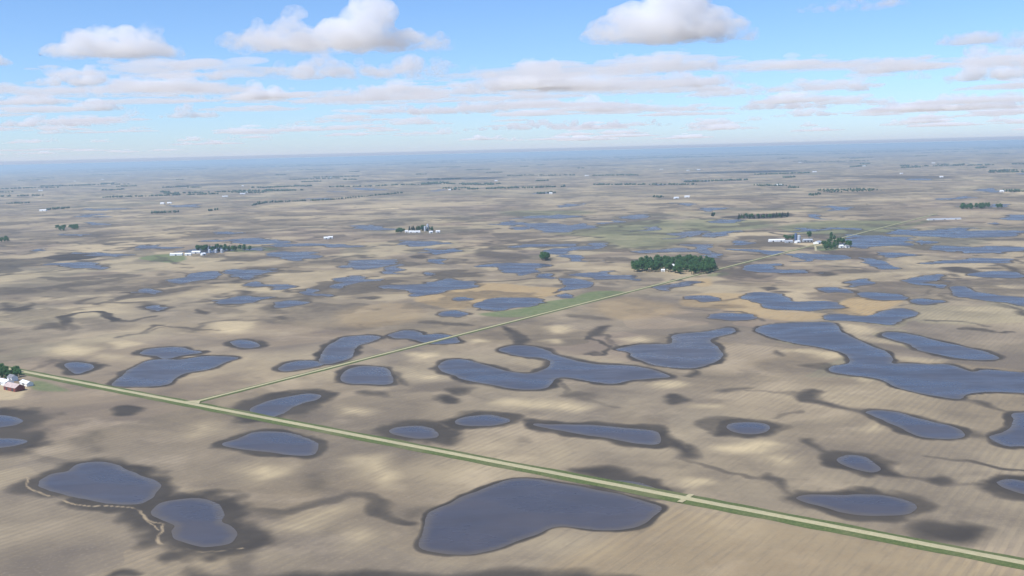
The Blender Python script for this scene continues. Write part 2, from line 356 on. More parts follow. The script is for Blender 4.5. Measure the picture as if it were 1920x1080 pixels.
STRAW = [(r6((105,665),(115,700),(200,742),(300,772),(380,785),(480,787),(560,797),(600,818),(635,850),(682,868),(665,920),(700,950),(780,968),(880,975),(1015,965)), .75),
         (r6((590,805),(625,850),(660,890)), .5)]
# pale eroded knolls
TAN = [
 (r6((1040,640),(1100,610),(1170,620),(1170,650),(1090,670)), 26, 1.0), (r6((820,450),(900,440),(920,470),(840,480)), 26, 0.7), (r6((1210,870),(1330,830),(1440,790),(1420,850),(1300,890)), 30, 0.8),
 (r6((230,120),(300,110),(380,130),(340,155),(250,150)), 22, 1.0), (r6((450,100),(560,90),(600,100),(520,120)), 18, 1.0), (r6((900,30),(1000,20),(1060,40),(980,60)), 24, 0.7), (r6((400,150),(470,145),(500,160),(420,170)), 20, 0.7),
 (r7((60,590),(160,580),(240,620),(200,660),(100,650)), 26, 0.8), (r7((180,660),(250,650),(270,680),(200,690)), 18, 0.9), (r7((290,145),(360,135),(400,150),(330,165)), 16, 1.0), (r7((320,235),(390,228),(400,245),(340,250)), 16, 1.0),
 (r7((650,345),(800,340),(1000,355),(1040,385),(900,375),(720,360)), 18, 0.9), (r7((0,370),(60,365),(110,385),(20,400)), 18, 0.9), (r7((0,930),(80,900),(120,940),(40,965)), 28, 0.6), (r7((860,950),(1000,930),(1060,980),(900,1000)), 34, 0.5),
 (r7((1290,275),(1400,262),(1440,275),(1360,290)), 16, 0.9), (r7((1200,80),(1280,72),(1320,85),(1240,95)), 16, 0.9), (r7((840,30),(940,25),(960,45),(880,50)), 16, 0.8), (r7((870,85),(920,80),(960,95),(900,100)), 14, 0.8), (r7((540,85),(600,78),(640,90),(580,98)), 14, 0.8), (r7((320,1000),(480,990),(600,1010),(450,1040)), 30, 0.45),
 (r8((180,530),(300,515),(380,540),(300,560),(240,565)), 20, 1.0), (r8((340,570),(440,575),(500,605),(420,610)), 18, 0.8), (r8((0,680),(70,670),(100,690),(40,715),(0,710)), 18, 1.0), (r8((760,455),(820,448),(850,465),(790,475)), 16, 0.7),
 (r8((460,125),(560,125),(650,150),(620,165),(520,145)), 14, 0.8), (r8((720,245),(800,245),(830,260),(760,265)), 14, 0.6), (r8((890,160),(960,155),(1080,170),(1000,180)), 14, 0.6), (r8((680,40),(760,60),(900,85),(960,110),(860,100),(740,75)), 14, 0.6),
 (r8((60,360),(140,350),(160,365),(90,372)), 16, 0.6), (r8((0,830),(100,810),(300,860),(250,920),(60,900)), 50, 0.5),
 (r3((1180,990),(1260,960),(1420,955),(1460,985),(1350,1020),(1230,1030)), 22, 1.0), (r3((1800,810),(1900,780),(1920,840)), 22, 0.6), (r3((850,860),(960,820),(1050,850),(930,870)), 20, 0.4),
 (r3((820,520),(1000,505),(1060,520),(900,535)), 30, 0.6), (r3((0,700),(150,690),(260,720),(80,740)), 30, 0.5), (r3((200,835),(340,840),(360,860),(230,855)), 25, 0.5),
 (r4((0,320),(300,300),(850,295),(850,305),(600,320),(200,335)), 40, 0.7), (r4((170,330),(310,328),(312,336),(200,338)), 15, 1.3),
 (r4((270,560),(350,550),(400,575),(300,580)), 22, 0.5), (r4((640,620),(720,630),(720,650),(650,645)), 20, 0.5), (r4((1180,610),(1300,605),(1320,620),(1220,630)), 20, 0.5), (r4((1500,640),(1620,640),(1600,655),(1520,652)), 18, 0.5),
 (r5((900,980),(1060,1000),(1100,1030),(980,1040),(900,1010)), 14, 0.8), (r5((1500,700),(1700,700),(1900,705),(1900,720),(1650,725)), 18, 0.7), (r5((1640,765),(1800,755),(1920,775),(1800,785)), 14, 0.6),
 (r5((1560,900),(1700,890),(1800,915),(1650,925)), 18, 0.5), (r5((1350,870),(1440,890),(1540,880),(1480,905)), 18, 0.4), (r5((1120,350),(1500,330),(1700,380),(1400,370)), 60, 0.35), (r5((1600,370),(1920,350),(1920,410),(1700,400)), 60, 0.45),
]
TAN += [([(-20,722),(20,716),(48,722),(46,742),(-20,750)], 5, .8), ([(1478,459),(1500,456),(1540,457),(1538,464),(1500,463)], 6, 1.0), ([(322,482),(390,479),(420,477),(400,482),(350,485)], 6, .7)]
# dry straw-coloured stubble fields and green swards
STUB = [
 (r4((410,850),(480,815),(620,770),(760,755),(920,755),(1060,770),(1240,780),(1230,810),(1150,830),(1090,850),(1010,830),(860,835),(790,860),(740,890),(640,900),(540,885)), 6, 0.9),
 (r5((0,840),(80,810),(300,810),(420,830),(480,880),(560,910),(780,920),(770,955),(600,965),(430,945),(200,895),(0,880)), 8, 0.75),
 (r5((890,860),(950,835),(1080,830),(1240,850),(1130,905),(1050,935),(930,925),(860,910)), 6, 1.0),
 (r4((1420,870),(1600,830),(1740,850),(1900,880),(1850,930),(1600,960),(1440,920)), 20, 0.5),
 ([(1235,962),(1290,952),(1600,1005),(1990,1085),(1990,1180),(900,1180),(1010,1080),(1120,1015),(1180,985)], 14, 0.33), (r5((80,735),(150,725),(160,765),(90,770)), 8, 0.8), (r4((0,900),(300,860),(460,900),(420,960),(150,1000),(0,980)), 20, 0.4),
]
GREEN = [
 (r4((770,925),(880,912),(1010,895),(1120,862),(1230,845),(1300,835),(1380,805),(1480,795),(1590,800),(1600,812),(1440,852),(1250,900),(1120,932),(960,945),(830,938)), 7, 0.9),
 (r3((780,612),(860,595),(980,588),(1040,600),(1040,622),(960,638),(840,625)), 6, 0.9), (r3((1250,552),(1400,545),(1560,556),(1530,568),(1380,575),(1260,575)), 6, 0.9),
 (r6((130,262),(180,258),(260,285),(290,300),(200,300),(140,292)), 5, 0.8), (r5((740,545),(860,535),(880,560),(780,572)), 5, 0.8),
 (r5((560,430),(800,405),(1000,400),(1250,405),(1180,440),(980,475),(700,480),(560,455)), 30, 0.55), (r5((0,400),(300,395),(500,410),(400,450),(0,470)), 40, 0.5),
 (r4((1200,470),(1500,420),(1900,400),(1900,530),(1600,560),(1400,500)), 50, 0.5), (r5((800,490),(1000,470),(1200,440),(1380,392),(1400,400),(1230,450),(1000,492)), 12, 0.5),
 (r5((150,700),(240,690),(260,705),(150,715)), 8, 0.6), (r4((900,350),(1300,345),(1400,365),(1000,375)), 40, 0.45),
]
to_ground = lambda pts: np.array([at(*p) for p in pts])
def pond_field(P, ring, x, y):
    """Distance to the flooded edge: ragged, coarser on the shallow ponds farther out."""
    cy_ = P[:, 1].mean(); f = float(sstep(1250, 2300, np.array([cy_]))[0]); hgt = np.ptp(P[:, 1])
    a1 = min(120.0, hgt * 0.75) * f; a2 = min(8 + 26 * f, hgt * 0.35)
    X = x + (fbm(x, y, 150, 5, 3) - .5) * a1 * 1.6 + (fbm(x, y, 36, 15, 3) - .5) * a2; Y = y + (fbm(x, y, 150, 6, 3) - .5) * a1 + (fbm(x, y, 36, 16, 3) - .5) * a2
    return poly_sd(X, Y, P) - 2.5 * (1 - f)
pond_polys = []
for pts, ring, label in PONDS: pond_polys.append([smooth_closed(to_ground(pts), 4), ring, label])
# small far ponds scattered in the low ground
for k in range(60):
    px = rng.uniform(-60, 1980); v = rng.uniform(55, 190); py = 289 - (px - 960) * 0.0244 + v
    if px < 620 and v < 130 and rng.random() < 0.6: continue
    w = rng.uniform(12, 50) * (0.4 + v / 190); h = rng.uniform(1.5, 3.2) * (0.3 + v / 120)
    pond_polys.append([smooth_closed(to_ground(ell(px - w, px + w, py - h, py + h, seed=500 + k, n=12, rough=0.45, tilt=rng.uniform(-.04, .04))), 4), 9, None])

FARMS = [(at(20, 715), 95), (at(1262, 503), 140), (at(1515, 455), 230), (at(385, 474), 260), (at(785, 432), 220), (at(1022, 482), 60), (at(127, 428), 120), (at(1770, 410), 200)]

def terrain(x, y):
    """Rolling till plain; flat in pond basins, along roads and at farmsteads."""
    return fbm(x, y, 420.0, 3, 3) - 0.5

# ------------------------------------------------------------------ ground sheet: finer near the flight line, out to the horizon
FAR = 600000.0
def ground_axes():
    v = np.concatenate([np.linspace(1180, 300, 420, endpoint=False), np.linspace(300, 24, 330, endpoint=False), np.geomspace(24, ALT * FOC / FAR, 80)])
    Y = ALT * FOC / v                                      # distances
    a_in = np.linspace(-0.62, 0.62, 900)
    a_out = np.linspace(0.62, 2 * math.pi - 0.62, 60)[1:-1]
    return np.concatenate([[60.0, 250.0], Y]), np.concatenate([a_in, a_out])
Yr, An = ground_axes()
AA, RR = np.meshgrid(An, Yr)
GX = np.sin(AA) * RR; GY = np.cos(AA) * RR
gx, gy = GX.ravel(), GY.ravel()
NA, NR = len(An), len(Yr)

# warp a little so that surveyed outlines get natural, uneven margins
wx = gx + (fbm(gx, gy, 46, 71, 3) - 0.5) * 34; wy = gy + (fbm(gx, gy, 46, 72, 3) - 0.5) * 34
wet_shade = np.zeros_like(gx); tan = np.zeros_like(gx); stub = np.zeros_like(gx); green = np.zeros_like(gx); straw = np.zeros_like(gx)
calm = np.full(gx.shape, 1e9)                              # distance to anything that wants level ground
def near(P, m):
    lo = P.min(0) - m; hi = P.max(0) + m
    return np.nonzero((gx > lo[0]) & (gx < hi[0]) & (gy > lo[1]) & (gy < hi[1]))[0]
for P, ring, _ in pond_polys:
    i = near(P, 160)
    if not len(i): continue
    d = pond_field(P, ring, gx[i], gy[i])
    calm[i] = np.minimum(calm[i], d)
    dw = d + (fbm(gx[i], gy[i], 30, 80, 3) - 0.5) * ring * 1.6
    wet_shade[i] = np.maximum(wet_shade[i], (0.95 - 0.25 * float(P[:, 1].mean() > 1500)) * (1 - sstep(ring * 0.3, ring * 1.45, dw)))
for pts, soft, amt in WET_SHADE:
    P = smooth_closed(to_ground(pts), 4); i = near(P, 4 * soft + 40)
    if len(i): wet_shade[i] = np.maximum(wet_shade[i], amt * (1 - sstep(-soft * 1.0, soft * 1.05, poly_sd(wx[i], wy[i], P))))
for pts, hw, amt in DRAIN:
    P = smooth_open(to_ground(pts), 5); i = near(P, 60)
    if len(i):
        mod = 0.45 + 0.9 * fbm(gx[i], gy[i], 70, 91, 3)
        wet_shade[i] = np.maximum(wet_shade[i], amt * mod * (1 - sstep(hw * 0.3, hw * 1.5, line_d(wx[i], wy[i], P))))
for pts, soft, amt in TAN:
    P = smooth_closed(to_ground(pts), 4); i = near(P, 3 * soft + 40)
    if len(i): tan[i] = np.maximum(tan[i], amt * (1 - sstep(-soft, soft * 1.1, poly_sd(wx[i], wy[i], P))))
for L_, arr in ((STUB, stub), (GREEN, green)):
    for pts, soft, amt in L_:
        P = smooth_closed(to_ground(pts), 3); i = near(P, 3 * soft + 20)
        if len(i): arr[i] = np.maximum(arr[i], amt * (1 - sstep(-soft, soft, poly_sd(gx[i], gy[i], P))))
for pts, hw in STRAW:
    P = smooth_open(to_ground(pts), 6); i = near(P, 20)
    if len(i):
        br = sstep(.22, .42, fbm(gx[i], gy[i], 22, 61, 3))
        straw[i] = np.maximum(straw[i], br * (1 - sstep(hw * 0.5, hw * 1.9, line_d(gx[i] + (fbm(gx[i], gy[i], 16, 62, 2) - .5) * 7, gy[i] + (fbm(gx[i], gy[i], 16, 63, 2) - .5) * 7, P))))
d_main = np.abs((gx - P_L[0]) * E2[0] + (gy - P_L[1]) * E2[1])
CROSS_END = P_T + EC * 3350.0
d_cross = seg_dist(gx, gy, P_T, CROSS_END)
calm = np.minimum(calm, np.minimum(d_main, d_cross) - 16)
for c, r in FARMS: calm = np.minimum(calm, np.hypot(gx - c[0], gy - c[1]) - r)

# scattered potholes and drainage of the till plain, weaker where the survey already has them
surveyed = sstep(0, 350, calm)
ht = terrain(gx, gy)
n1 = fbm(gx, gy, 260, 21, 4); n2 = fbm(gx, gy, 150, 23, 4)
n3 = fbm(gx, gy, 120, 27, 4)
rid = 1 - np.abs(2 * fbm(gx, gy, 330, 41, 4) - 1) * 2
far = sstep(1100, 2200, gy)
wet_shade = np.maximum(wet_shade, (0.50 - 0.2 * far) * (1 - sstep(0.33, 0.43, n1)) * sstep(0.2, 0.7, 1 - np.clip(tan, 0, 1)) * (0.35 + 0.65 * far))
wet_shade = np.maximum(wet_shade, 0.68 * sstep(0.83, 0.99, rid) * sstep(0.42, 0.58, n2) * (0.35 + 0.65 * far) * (1 - .5 * sstep(3000, 6000, gy)))
tan = np.maximum(tan, (0.55 * sstep(0.52, 0.72, n1) + 0.35 * sstep(0.5, 0.75, n2)) * (1 - wet_shade) * (0.7 + 0.3 * far))
mid_far = sstep(1200, 2200, gy) * (1 - .4 * sstep(9000, 20000, gy))
wet_shade = np.maximum(wet_shade, (0.58 - 0.2 * sstep(2500, 6000, gy)) * (1 - sstep(0.34, 0.44, n3)) * mid_far)
tan = np.maximum(tan, (0.55 - 0.25 * sstep(2500, 6000, gy)) * sstep(0.55, 0.68, n3) * mid_far)
tan *= 1 - np.clip(wet_shade, 0, 1) * 0.9
z = ht * 9.0 * sstep(8, 140, calm) + (n1 - 0.5) * 4.0 * sstep(5, 80, calm)
z = np.maximum(z, -1.2)
verts = np.stack([gx, gy, z], 1).astype(np.float32)
ii = np.arange(NR - 1)[:, None] * NA; jj = np.arange(NA)[None, :]; jn = (jj + 1) % NA
quads = np.stack([ii + jj, ii + jn, ii + NA + jn, ii + NA + jj], -1).reshape(-1, 4)[:, ::-1]   # faces look up
gm = bpy.data.meshes.new("ground")
gm.vertices.add(len(verts)); gm.vertices.foreach_set("co", verts.ravel())
gm.loops.add(quads.size); gm.loops.foreach_set("vertex_index", quads.ravel().astype(np.int32))
gm.polygons.add(len(quads)); gm.polygons.foreach_set("loop_start", np.arange(0, quads.size, 4, dtype=np.int32))
gm.update(calc_edges=True)
gm.polygons.foreach_set("use_smooth", np.ones(len(quads), bool))
for nm, arr in (("wet_shade", wet_shade), ("tan", tan), ("stub", stub), ("green", green), ("straw", straw)):
    a = gm.attributes.new(nm, 'FLOAT', 'POINT'); a.data.foreach_set("value", np.clip(arr, 0, 1.3).astype(np.float32))

def soil_material():
    N = Nodes("tilled_soil"); c = N.coord()
    rows = N.coord(rz=-ROAD_ANG)                            # x along the near road
    big = N.noise(c, 1 / 700, 3); mid = N.noise(c, 1 / 95, 5, 0.6); fine = N.noise(c, 1 / 14, 6, 0.7)
    base = N.mix(N.ramp(big, 0.35, 0.65), (0.245, 0.190, 0.120), (0.280, 0.228, 0.154))
    swale = N.noise(c, 1 / 170, 4, 0.55, 0.8)
    base = N.mix(N.ramp(swale, 0.49, 0.66, 0.0, 0.80), base, (0.150, 0.121, 0.088))
    base = N.mix(N.ramp(swale, 0.46, 0.30, 0.0, 0.70), base, (0.395, 0.310, 0.200))
    base = N.mix(N.ramp(mid, 0.50, 0.70, 0.0, 0.75), base, (0.155, 0.125, 0.092))
    base = N.mix(N.ramp(mid, 0.46, 0.28, 0.0, 0.65), base, (0.41, 0.325, 0.215))
    # quarter-section parcels differ slightly in tillage
    def cell(size, seed, lo, hi):
        m = N.n("ShaderNodeVectorMath", operation='DIVIDE'); N.l(rows, m.inputs[0]); m.inputs[1].default_value = (size[0], size[1], 1e9)
        o = N.n("ShaderNodeVectorMath", operation='ADD'); N.l(m.outputs[0], o.inputs[0]); o.inputs[1].default_value = (seed, seed * 1.7, 0)
        f = N.n("ShaderNodeVectorMath", operation='FLOOR'); N.l(o.outputs[0], f.inputs[0])
        w = N.n("ShaderNodeTexWhiteNoise", noise_dimensions='3D'); N.l(f.outputs[0], w.inputs[0])
        return N.ramp(w.outputs["Value"], lo, hi)
    base = N.mix(N.math('MULTIPLY', cell((402, 804), 3.3, 0.55, 1.0), 0.35), base, (0.310, 0.228, 0.165))
    base = N.mix(N.math('MULTIPLY', cell((804, 402), 8.1, 0.62, 1.0), 0.40), base, (0.165, 0.138, 0.112))
    base = N.mix(N.math('MULTIPLY', cell((804, 804), 5.7, 0.72, 1.0), 0.30), base, (0.190, 0.200, 0.120))
    col = N.mix(N.math('MULTIPLY', N.attr("tan"), N.ramp(mid, 0.15, 0.8, 1.0, 0.7)), base, (0.60, 0.475, 0.275))
    st = N.mix(N.ramp(fine, 0.35, 0.65), (0.40, 0.275, 0.130), (0.46, 0.335, 0.17))
    col = N.mix(N.attr("stub"), col, st)
    gr = N.mix(N.ramp(fine, 0.35, 0.65), (0.115, 0.165, 0.060), (0.185, 0.220, 0.095))
    col = N.mix(N.attr("green"), col, gr)
    # tractor passes parallel to the cross road
    w = N.n("ShaderNodeTexWave", wave_type='BANDS', bands_direction='X', wave_profile='SIN'); N.l(rows, w.inputs[0])
    w.inputs["Scale"].default_value = 2 * math.pi / (20 * 7.5) ; w.inputs["Distortion"].default_value = 1.6; w.inputs["Detail"].default_value = 2.0; w.inputs["Detail Scale"].default_value = 0.25
    passes = N.math('MULTIPLY', N.ramp(w.outputs["Fac"], 0.25, 0.75), N.ramp(N.noise(c, 1 / 260, 4), 0.40, 0.60, 0.0, 0.20))
    col = N.mix(passes, col, (0.16, 0.135, 0.115))
    col = N.mix(N.ramp(fine, 0.45, 0.8, 0.0, 0.28), col, (0.15, 0.122, 0.092))
    m2 = N.n("ShaderNodeMapping"); N.l(rows, m2.inputs[0]); m2.inputs[3].default_value = (1, 0.07, 1)          # drill and disc streaks
    drill = N.noise(m2.outputs[0], 1 / 3.2, 3, 0.6); clod = N.noise(c, 1 / 3.0, 3, 0.7)
    col = N.mix(N.ramp(drill, 0.48, 0.72, 0.0, 0.30), col, (0.17, 0.138, 0.102))
    col = N.mix(N.ramp(clod, 0.50, 0.80, 0.0, 0.35), col, (0.40, 0.32, 0.21))
    rag = N.math('ADD', N.attr("wet_shade"), N.math('MULTIPLY', N.math('SUBTRACT', N.noise(c, 1 / 22, 5, 0.65), 0.5), 0.6))
    wet_shade_fac = N.math('MULTIPLY', N.math('MINIMUM', N.math('MULTIPLY', N.attr("wet_shade"), 3.0), 1.0), N.ramp(rag, -0.05, 1.0, 0.0, 1.0))
    wet_shade_col = N.mix(N.ramp(mid, 0.35, 0.65), (0.060, 0.052, 0.044), (0.088, 0.075, 0.060))  # wet soil colour, also used for the painted cloud shadows
    col = N.mix(wet_shade_fac, col, wet_shade_col)
    col = N.mix(N.math('MULTIPLY', N.attr("straw"), N.ramp(fine, 0.3, 0.6, 0.25, 0.8)), col, (0.43, 0.33, 0.20))
    N.l(col, N.b.inputs["Base Color"])
    N.b.inputs["Roughness"].default_value = 0.95; N.b.inputs["Specular IOR Level"].default_value = 0.08
    bmp = N.n("ShaderNodeBump"); bmp.inputs["Strength"].default_value = 0.5; bmp.inputs["Distance"].default_value = 0.35
    hgt = N.math('ADD', N.noise(c, 1 / 2.6, 4, 0.7), N.math('MULTIPLY', w.outputs["Fac"], 0.3)); N.l(hgt, bmp.inputs["Height"]); N.l(bmp.outputs[0], N.b.inputs["Normal"])
    return N.mat
gm.materials.append(soil_material())
ground = link("ground", gm); tag(ground, kind="structure")

# ------------------------------------------------------------------ ponds
def water_material():
    N = Nodes("pond_water"); c = N.coord(kind="Object")
    deep = N.mix(N.ramp(N.noise(c, 1 / 60, 3), 0.3, 0.7), (0.064, 0.058, 0.064), (0.084, 0.074, 0.077))
    sh = N.math('ADD', N.attr("depth"), N.math('MULTIPLY', N.math('SUBTRACT', N.noise(c, 1 / 9, 4), 0.5), 0.7))   # silty shallows
    N.l(N.mix(N.ramp(sh, 0.05, 0.9), (0.115, 0.094, 0.072), deep), N.b.inputs["Base Color"])
    wind = N.noise(N.coord(scale=(0.35, 1, 1), rz=0.35), 1 / 38, 4, 0.6)                                           # ruffled and calmer lanes
    N.l(N.ramp(wind, 0.35, 0.65, 0.24, 0.40), N.b.inputs["Roughness"]); N.b.inputs["IOR"].default_value = 1.33
    bmp = N.n("ShaderNodeBump"); bmp.inputs["Strength"].default_value = 0.3; bmp.inputs["Distance"].default_value = 0.12
    N.l(N.noise(N.coord(scale=(1, 0.6, 1), rz=0.5), 1 / 1.4, 5, 0.6), bmp.inputs["Height"]); N.l(bmp.outputs[0], N.b.inputs["Normal"])
    return N.mat
WATER = water_material()
def pond_mesh(P, ring):
    """Flat sheet bounded by the zero line of the pond's distance field (marching squares)."""
    m = 60.0; lo, hi = P.min(0) - m, P.max(0) + m; nx, ny = [int(np.clip(q, 26, 96)) for q in ((hi - lo) / max(2.5, np.max(hi - lo) / 90))]
    X, Y = np.meshgrid(np.linspace(lo[0], hi[0], nx), np.linspace(lo[1], hi[1], ny)); Fv = pond_field(P, ring, X.ravel(), Y.ravel()).reshape(ny, nx)
    if Fv.min() >= 0: return None
    c = np.array([X[Fv < 0].mean(), Y[Fv < 0].mean()]); V, F, idx, dep = [], [], {}, []
    def vert(key, p):
        if key not in idx: idx[key] = len(V); dep.append(min(1.0, max(0.0, -Fv[key] / 10.0)) if isinstance(key[0], (int, np.integer)) else 0.0); V.append((p[0] - c[0], p[1] - c[1], 0.0))
        return idx[key]
    ins = Fv < 0
    any_ = ins[:-1, :-1] | ins[1:, :-1] | ins[:-1, 1:] | ins[1:, 1:]
    for b, a in zip(*np.nonzero(any_)):
        cor = [(b, a), (b, a + 1), (b + 1, a + 1), (b + 1, a)]; poly = []
        for q in range(4):
            A, B = cor[q], cor[(q + 1) % 4]; fa, fb = Fv[A], Fv[B]
            if fa < 0: poly.append(vert(A, (X[A], Y[A])))
            if (fa < 0) != (fb < 0):
                t = fa / (fa - fb); k = (A, B) if A < B else (B, A)
                poly.append(vert(k, (X[A] + (X[B] - X[A]) * t, Y[A] + (Y[B] - Y[A]) * t)))
        if len(poly) > 2: F.append(tuple(poly))
    me = pymesh("pond_water", V, F, WATER); me.attributes.new("depth", 'FLOAT', 'POINT').data.foreach_set("value", dep)
    return c, me
for k, (P, ring, label) in enumerate(pond_polys):
    got = pond_mesh(P, ring)
    if got is None: continue
    o = link("pond_water", got[1], loc=(got[0][0], got[0][1], 0.05 + 0.003 * k))
    tag(o, label=label, kind="structure")

# ------------------------------------------------------------------ roads
def road_gravel():
    N = Nodes("road_gravel"); c = N.coord()
    f = N.noise(c, 1 / 3.0, 6, 0.7); g = N.noise(c, 1 / 60, 3)
    col = N.mix(N.ramp(f, 0.3, 0.7), (0.40, 0.355, 0.200), (0.49, 0.435, 0.262)); col = N.mix(N.ramp(g, 0.4, 0.7, 0, 0.4), col, (0.35, 0.31, 0.20))
    N.l(col, N.b.inputs["Base Color"]); N.b.inputs["Roughness"].default_value = 0.95; N.b.inputs["Specular IOR Level"].default_value = 0.1
    return N.mat
def verge_grass():
    N = Nodes("verge_grass"); c = N.coord()
    f = N.noise(c, 1 / 2.5, 6, 0.7); g = N.noise(c, 1 / 40, 4)
    col = N.mix(N.ramp(f, 0.3, 0.7), (0.076, 0.106, 0.036), (0.136, 0.162, 0.060)); col = N.mix(N.ramp(g, 0.45, 0.72, 0, 0.6), col, (0.20, 0.185, 0.10))
    N.l(col, N.b.inputs["Base Color"]); N.b.inputs["Roughness"].default_value = 0.95; N.b.inputs["Specular IOR Level"].default_value = 0.1
    return N.mat
GRAVEL, VERGE = road_gravel(), verge_grass()
def strip(name, A, D, L, prof, mat, step=12.0, wob=0.6, seed=0, kind="structure"):
    """Sweep a cross profile [(offset, z), ...] along a straight line with slightly uneven edges."""
    n = max(2, int(L / step)); nrm = np.array([-D[1], D[0]]); V, F = [], []
    t = np.linspace(0, L, n + 1); m = len(prof)
    jl = (fbm(t, t * 0 + seed, 25, 7 + seed, 3) - 0.5) * 2 * wob; jr = (fbm(t, t * 0 + seed + 50, 25, 8 + seed, 3) - 0.5) * 2 * wob
    for k in range(n + 1):
        for i, (o, zz) in enumerate(prof):
            e = jl[k] if i == 0 else (jr[k] if i == m - 1 else 0.0)
            p = A + D * t[k] + nrm * (o + e); V.append((p[0], p[1], zz))
    for k in range(n):
        for i in range(m - 1): F.append((k * m + i + 1, k * m + i, (k + 1) * m + i, (k + 1) * m + i + 1))
    me = pymesh(name, V, F, mat, True)
    o = link(name, me); tag(o, kind=kind); return o
M0 = P_T - E1 * 1700.0
# bank: toe, ditch, shoulder, crown, shoulder, ditch, toe
strip("road_verge", M0, E1, 5200, [(-10.6, 0.13), (-8.0, 0.17), (-4.2, 0.62), (0, 0.66), (4.2, 0.62), (7.6, 0.17), (9.8, 0.13)], VERGE, wob=1.8, seed=1)
strip("gravel_road", M0, E1, 5200, [(-3.5, 0.67), (-1.8, 0.76), (0, 0.81), (1.8, 0.76), (3.5, 0.67)], GRAVEL, wob=0.5, seed=2)
strip("road_verge", P_T + EC * 5.2, EC, 3345, [(-6.2, 0.14), (-5.0, 0.20), (-3.2, 0.56), (0, 0.60), (3.2, 0.56), (5.0, 0.20), (6.2, 0.14)], VERGE, wob=1.6, seed=3)
strip("gravel_road", P_T + EC * 4.6, EC, 3345, [(-2.5, 0.62), (-1.3, 0.70), (0, 0.74), (1.3, 0.70), (2.5, 0.62)], GRAVEL, wob=0.4, seed=4)
P_A = at(1276, 942); P_A = P_L + E1 * ((P_A - P_L) @ E1)
strip("gravel_path", P_A - E2 * 10.5, E2, 21, [(-2.3, 0.70), (0, 0.72), (2.3, 0.70)], GRAVEL, step=3, wob=0.8, seed=5)
D0, D1 = at(1528, 459), at(1530, 470.5); DD = D1 - D0; strip("gravel_path", D0, DD / np.linalg.norm(DD), float(np.linalg.norm(DD)), [(-2.4, 0.16), (0, 0.22), (2.4, 0.16)], GRAVEL, step=4, wob=0.5, seed=6)
flare = [P_T + E1 * 12 + E2 * 4.0, P_T - E1 * 12 + E2 * 4.0, P_T - E1 * 3.2 + EC * 13, P_T + E1 * 3.2 + EC * 13]
link("road_junction", pymesh("road_junction", [(p[0], p[1], 0.69) for p in flare], [(0, 3, 2, 1)][::1], GRAVEL)); tag(bpy.data.objects["road_junction"], kind="structure")

# ------------------------------------------------------------------ trees
def leaf_material(name, dark, light, olive):
    N = Nodes(name); c = N.coord()
    oi = N.n("ShaderNodeObjectInfo")
    col = N.mix(N.ramp(N.noise(c, 0.45, 3), 0.35, 0.65), dark, light)
    col = N.mix(N.math('MULTIPLY', oi.outputs["Random"], 0.5), col, olive)
    N.l(col, N.b.inputs["Base Color"]); N.b.inputs["Roughness"].default_value = 0.7; N.b.inputs["Specular IOR Level"].default_value = 0.2
    tr = N.n("ShaderNodeBsdfTranslucent"); N.l(col, tr.inputs[0]); mx = N.n("ShaderNodeMixShader"); mx.inputs[0].default_value = 0.5
    N.l(N.b.outputs[0], mx.inputs[1]); N.l(tr.outputs[0], mx.inputs[2]); N.l(mx.outputs[0], N.out.inputs["Surface"])
    return N.mat
FARLEAF = plain("far_foliage", (0.055, 0.085, 0.052), 0.9, 0.1, 0.3, 0.02)
LEAF = leaf_material("broad_leaves", (0.070, 0.172, 0.058), (0.115, 0.250, 0.088), (0.130, 0.220, 0.076))
CONIFER = leaf_material("conifer_needles", (0.030, 0.060, 0.035), (0.050, 0.090, 0.050), (0.050, 0.075, 0.042))
BARK = plain("bark", (0.11, 0.085, 0.065), 0.95, 0.05, 0.25, 1.5)

def tube(V, F, p, q, r0, r1, n=6):
    p, q = Vector(p), Vector(q); d = (q - p).normalized(); a = d.orthogonal().normalized(); b = d.cross(a); k = len(V)
    for c, r in ((p, r0), (q, r1)):
        for i in range(n):
            t = 2 * math.pi * i / n; V.append(tuple(c + (a * math.cos(t) + b * math.sin(t)) * r))
    for i in range(n): F.append((k + i, k + (i + 1) % n, k + n + (i + 1) % n, k + n + i))

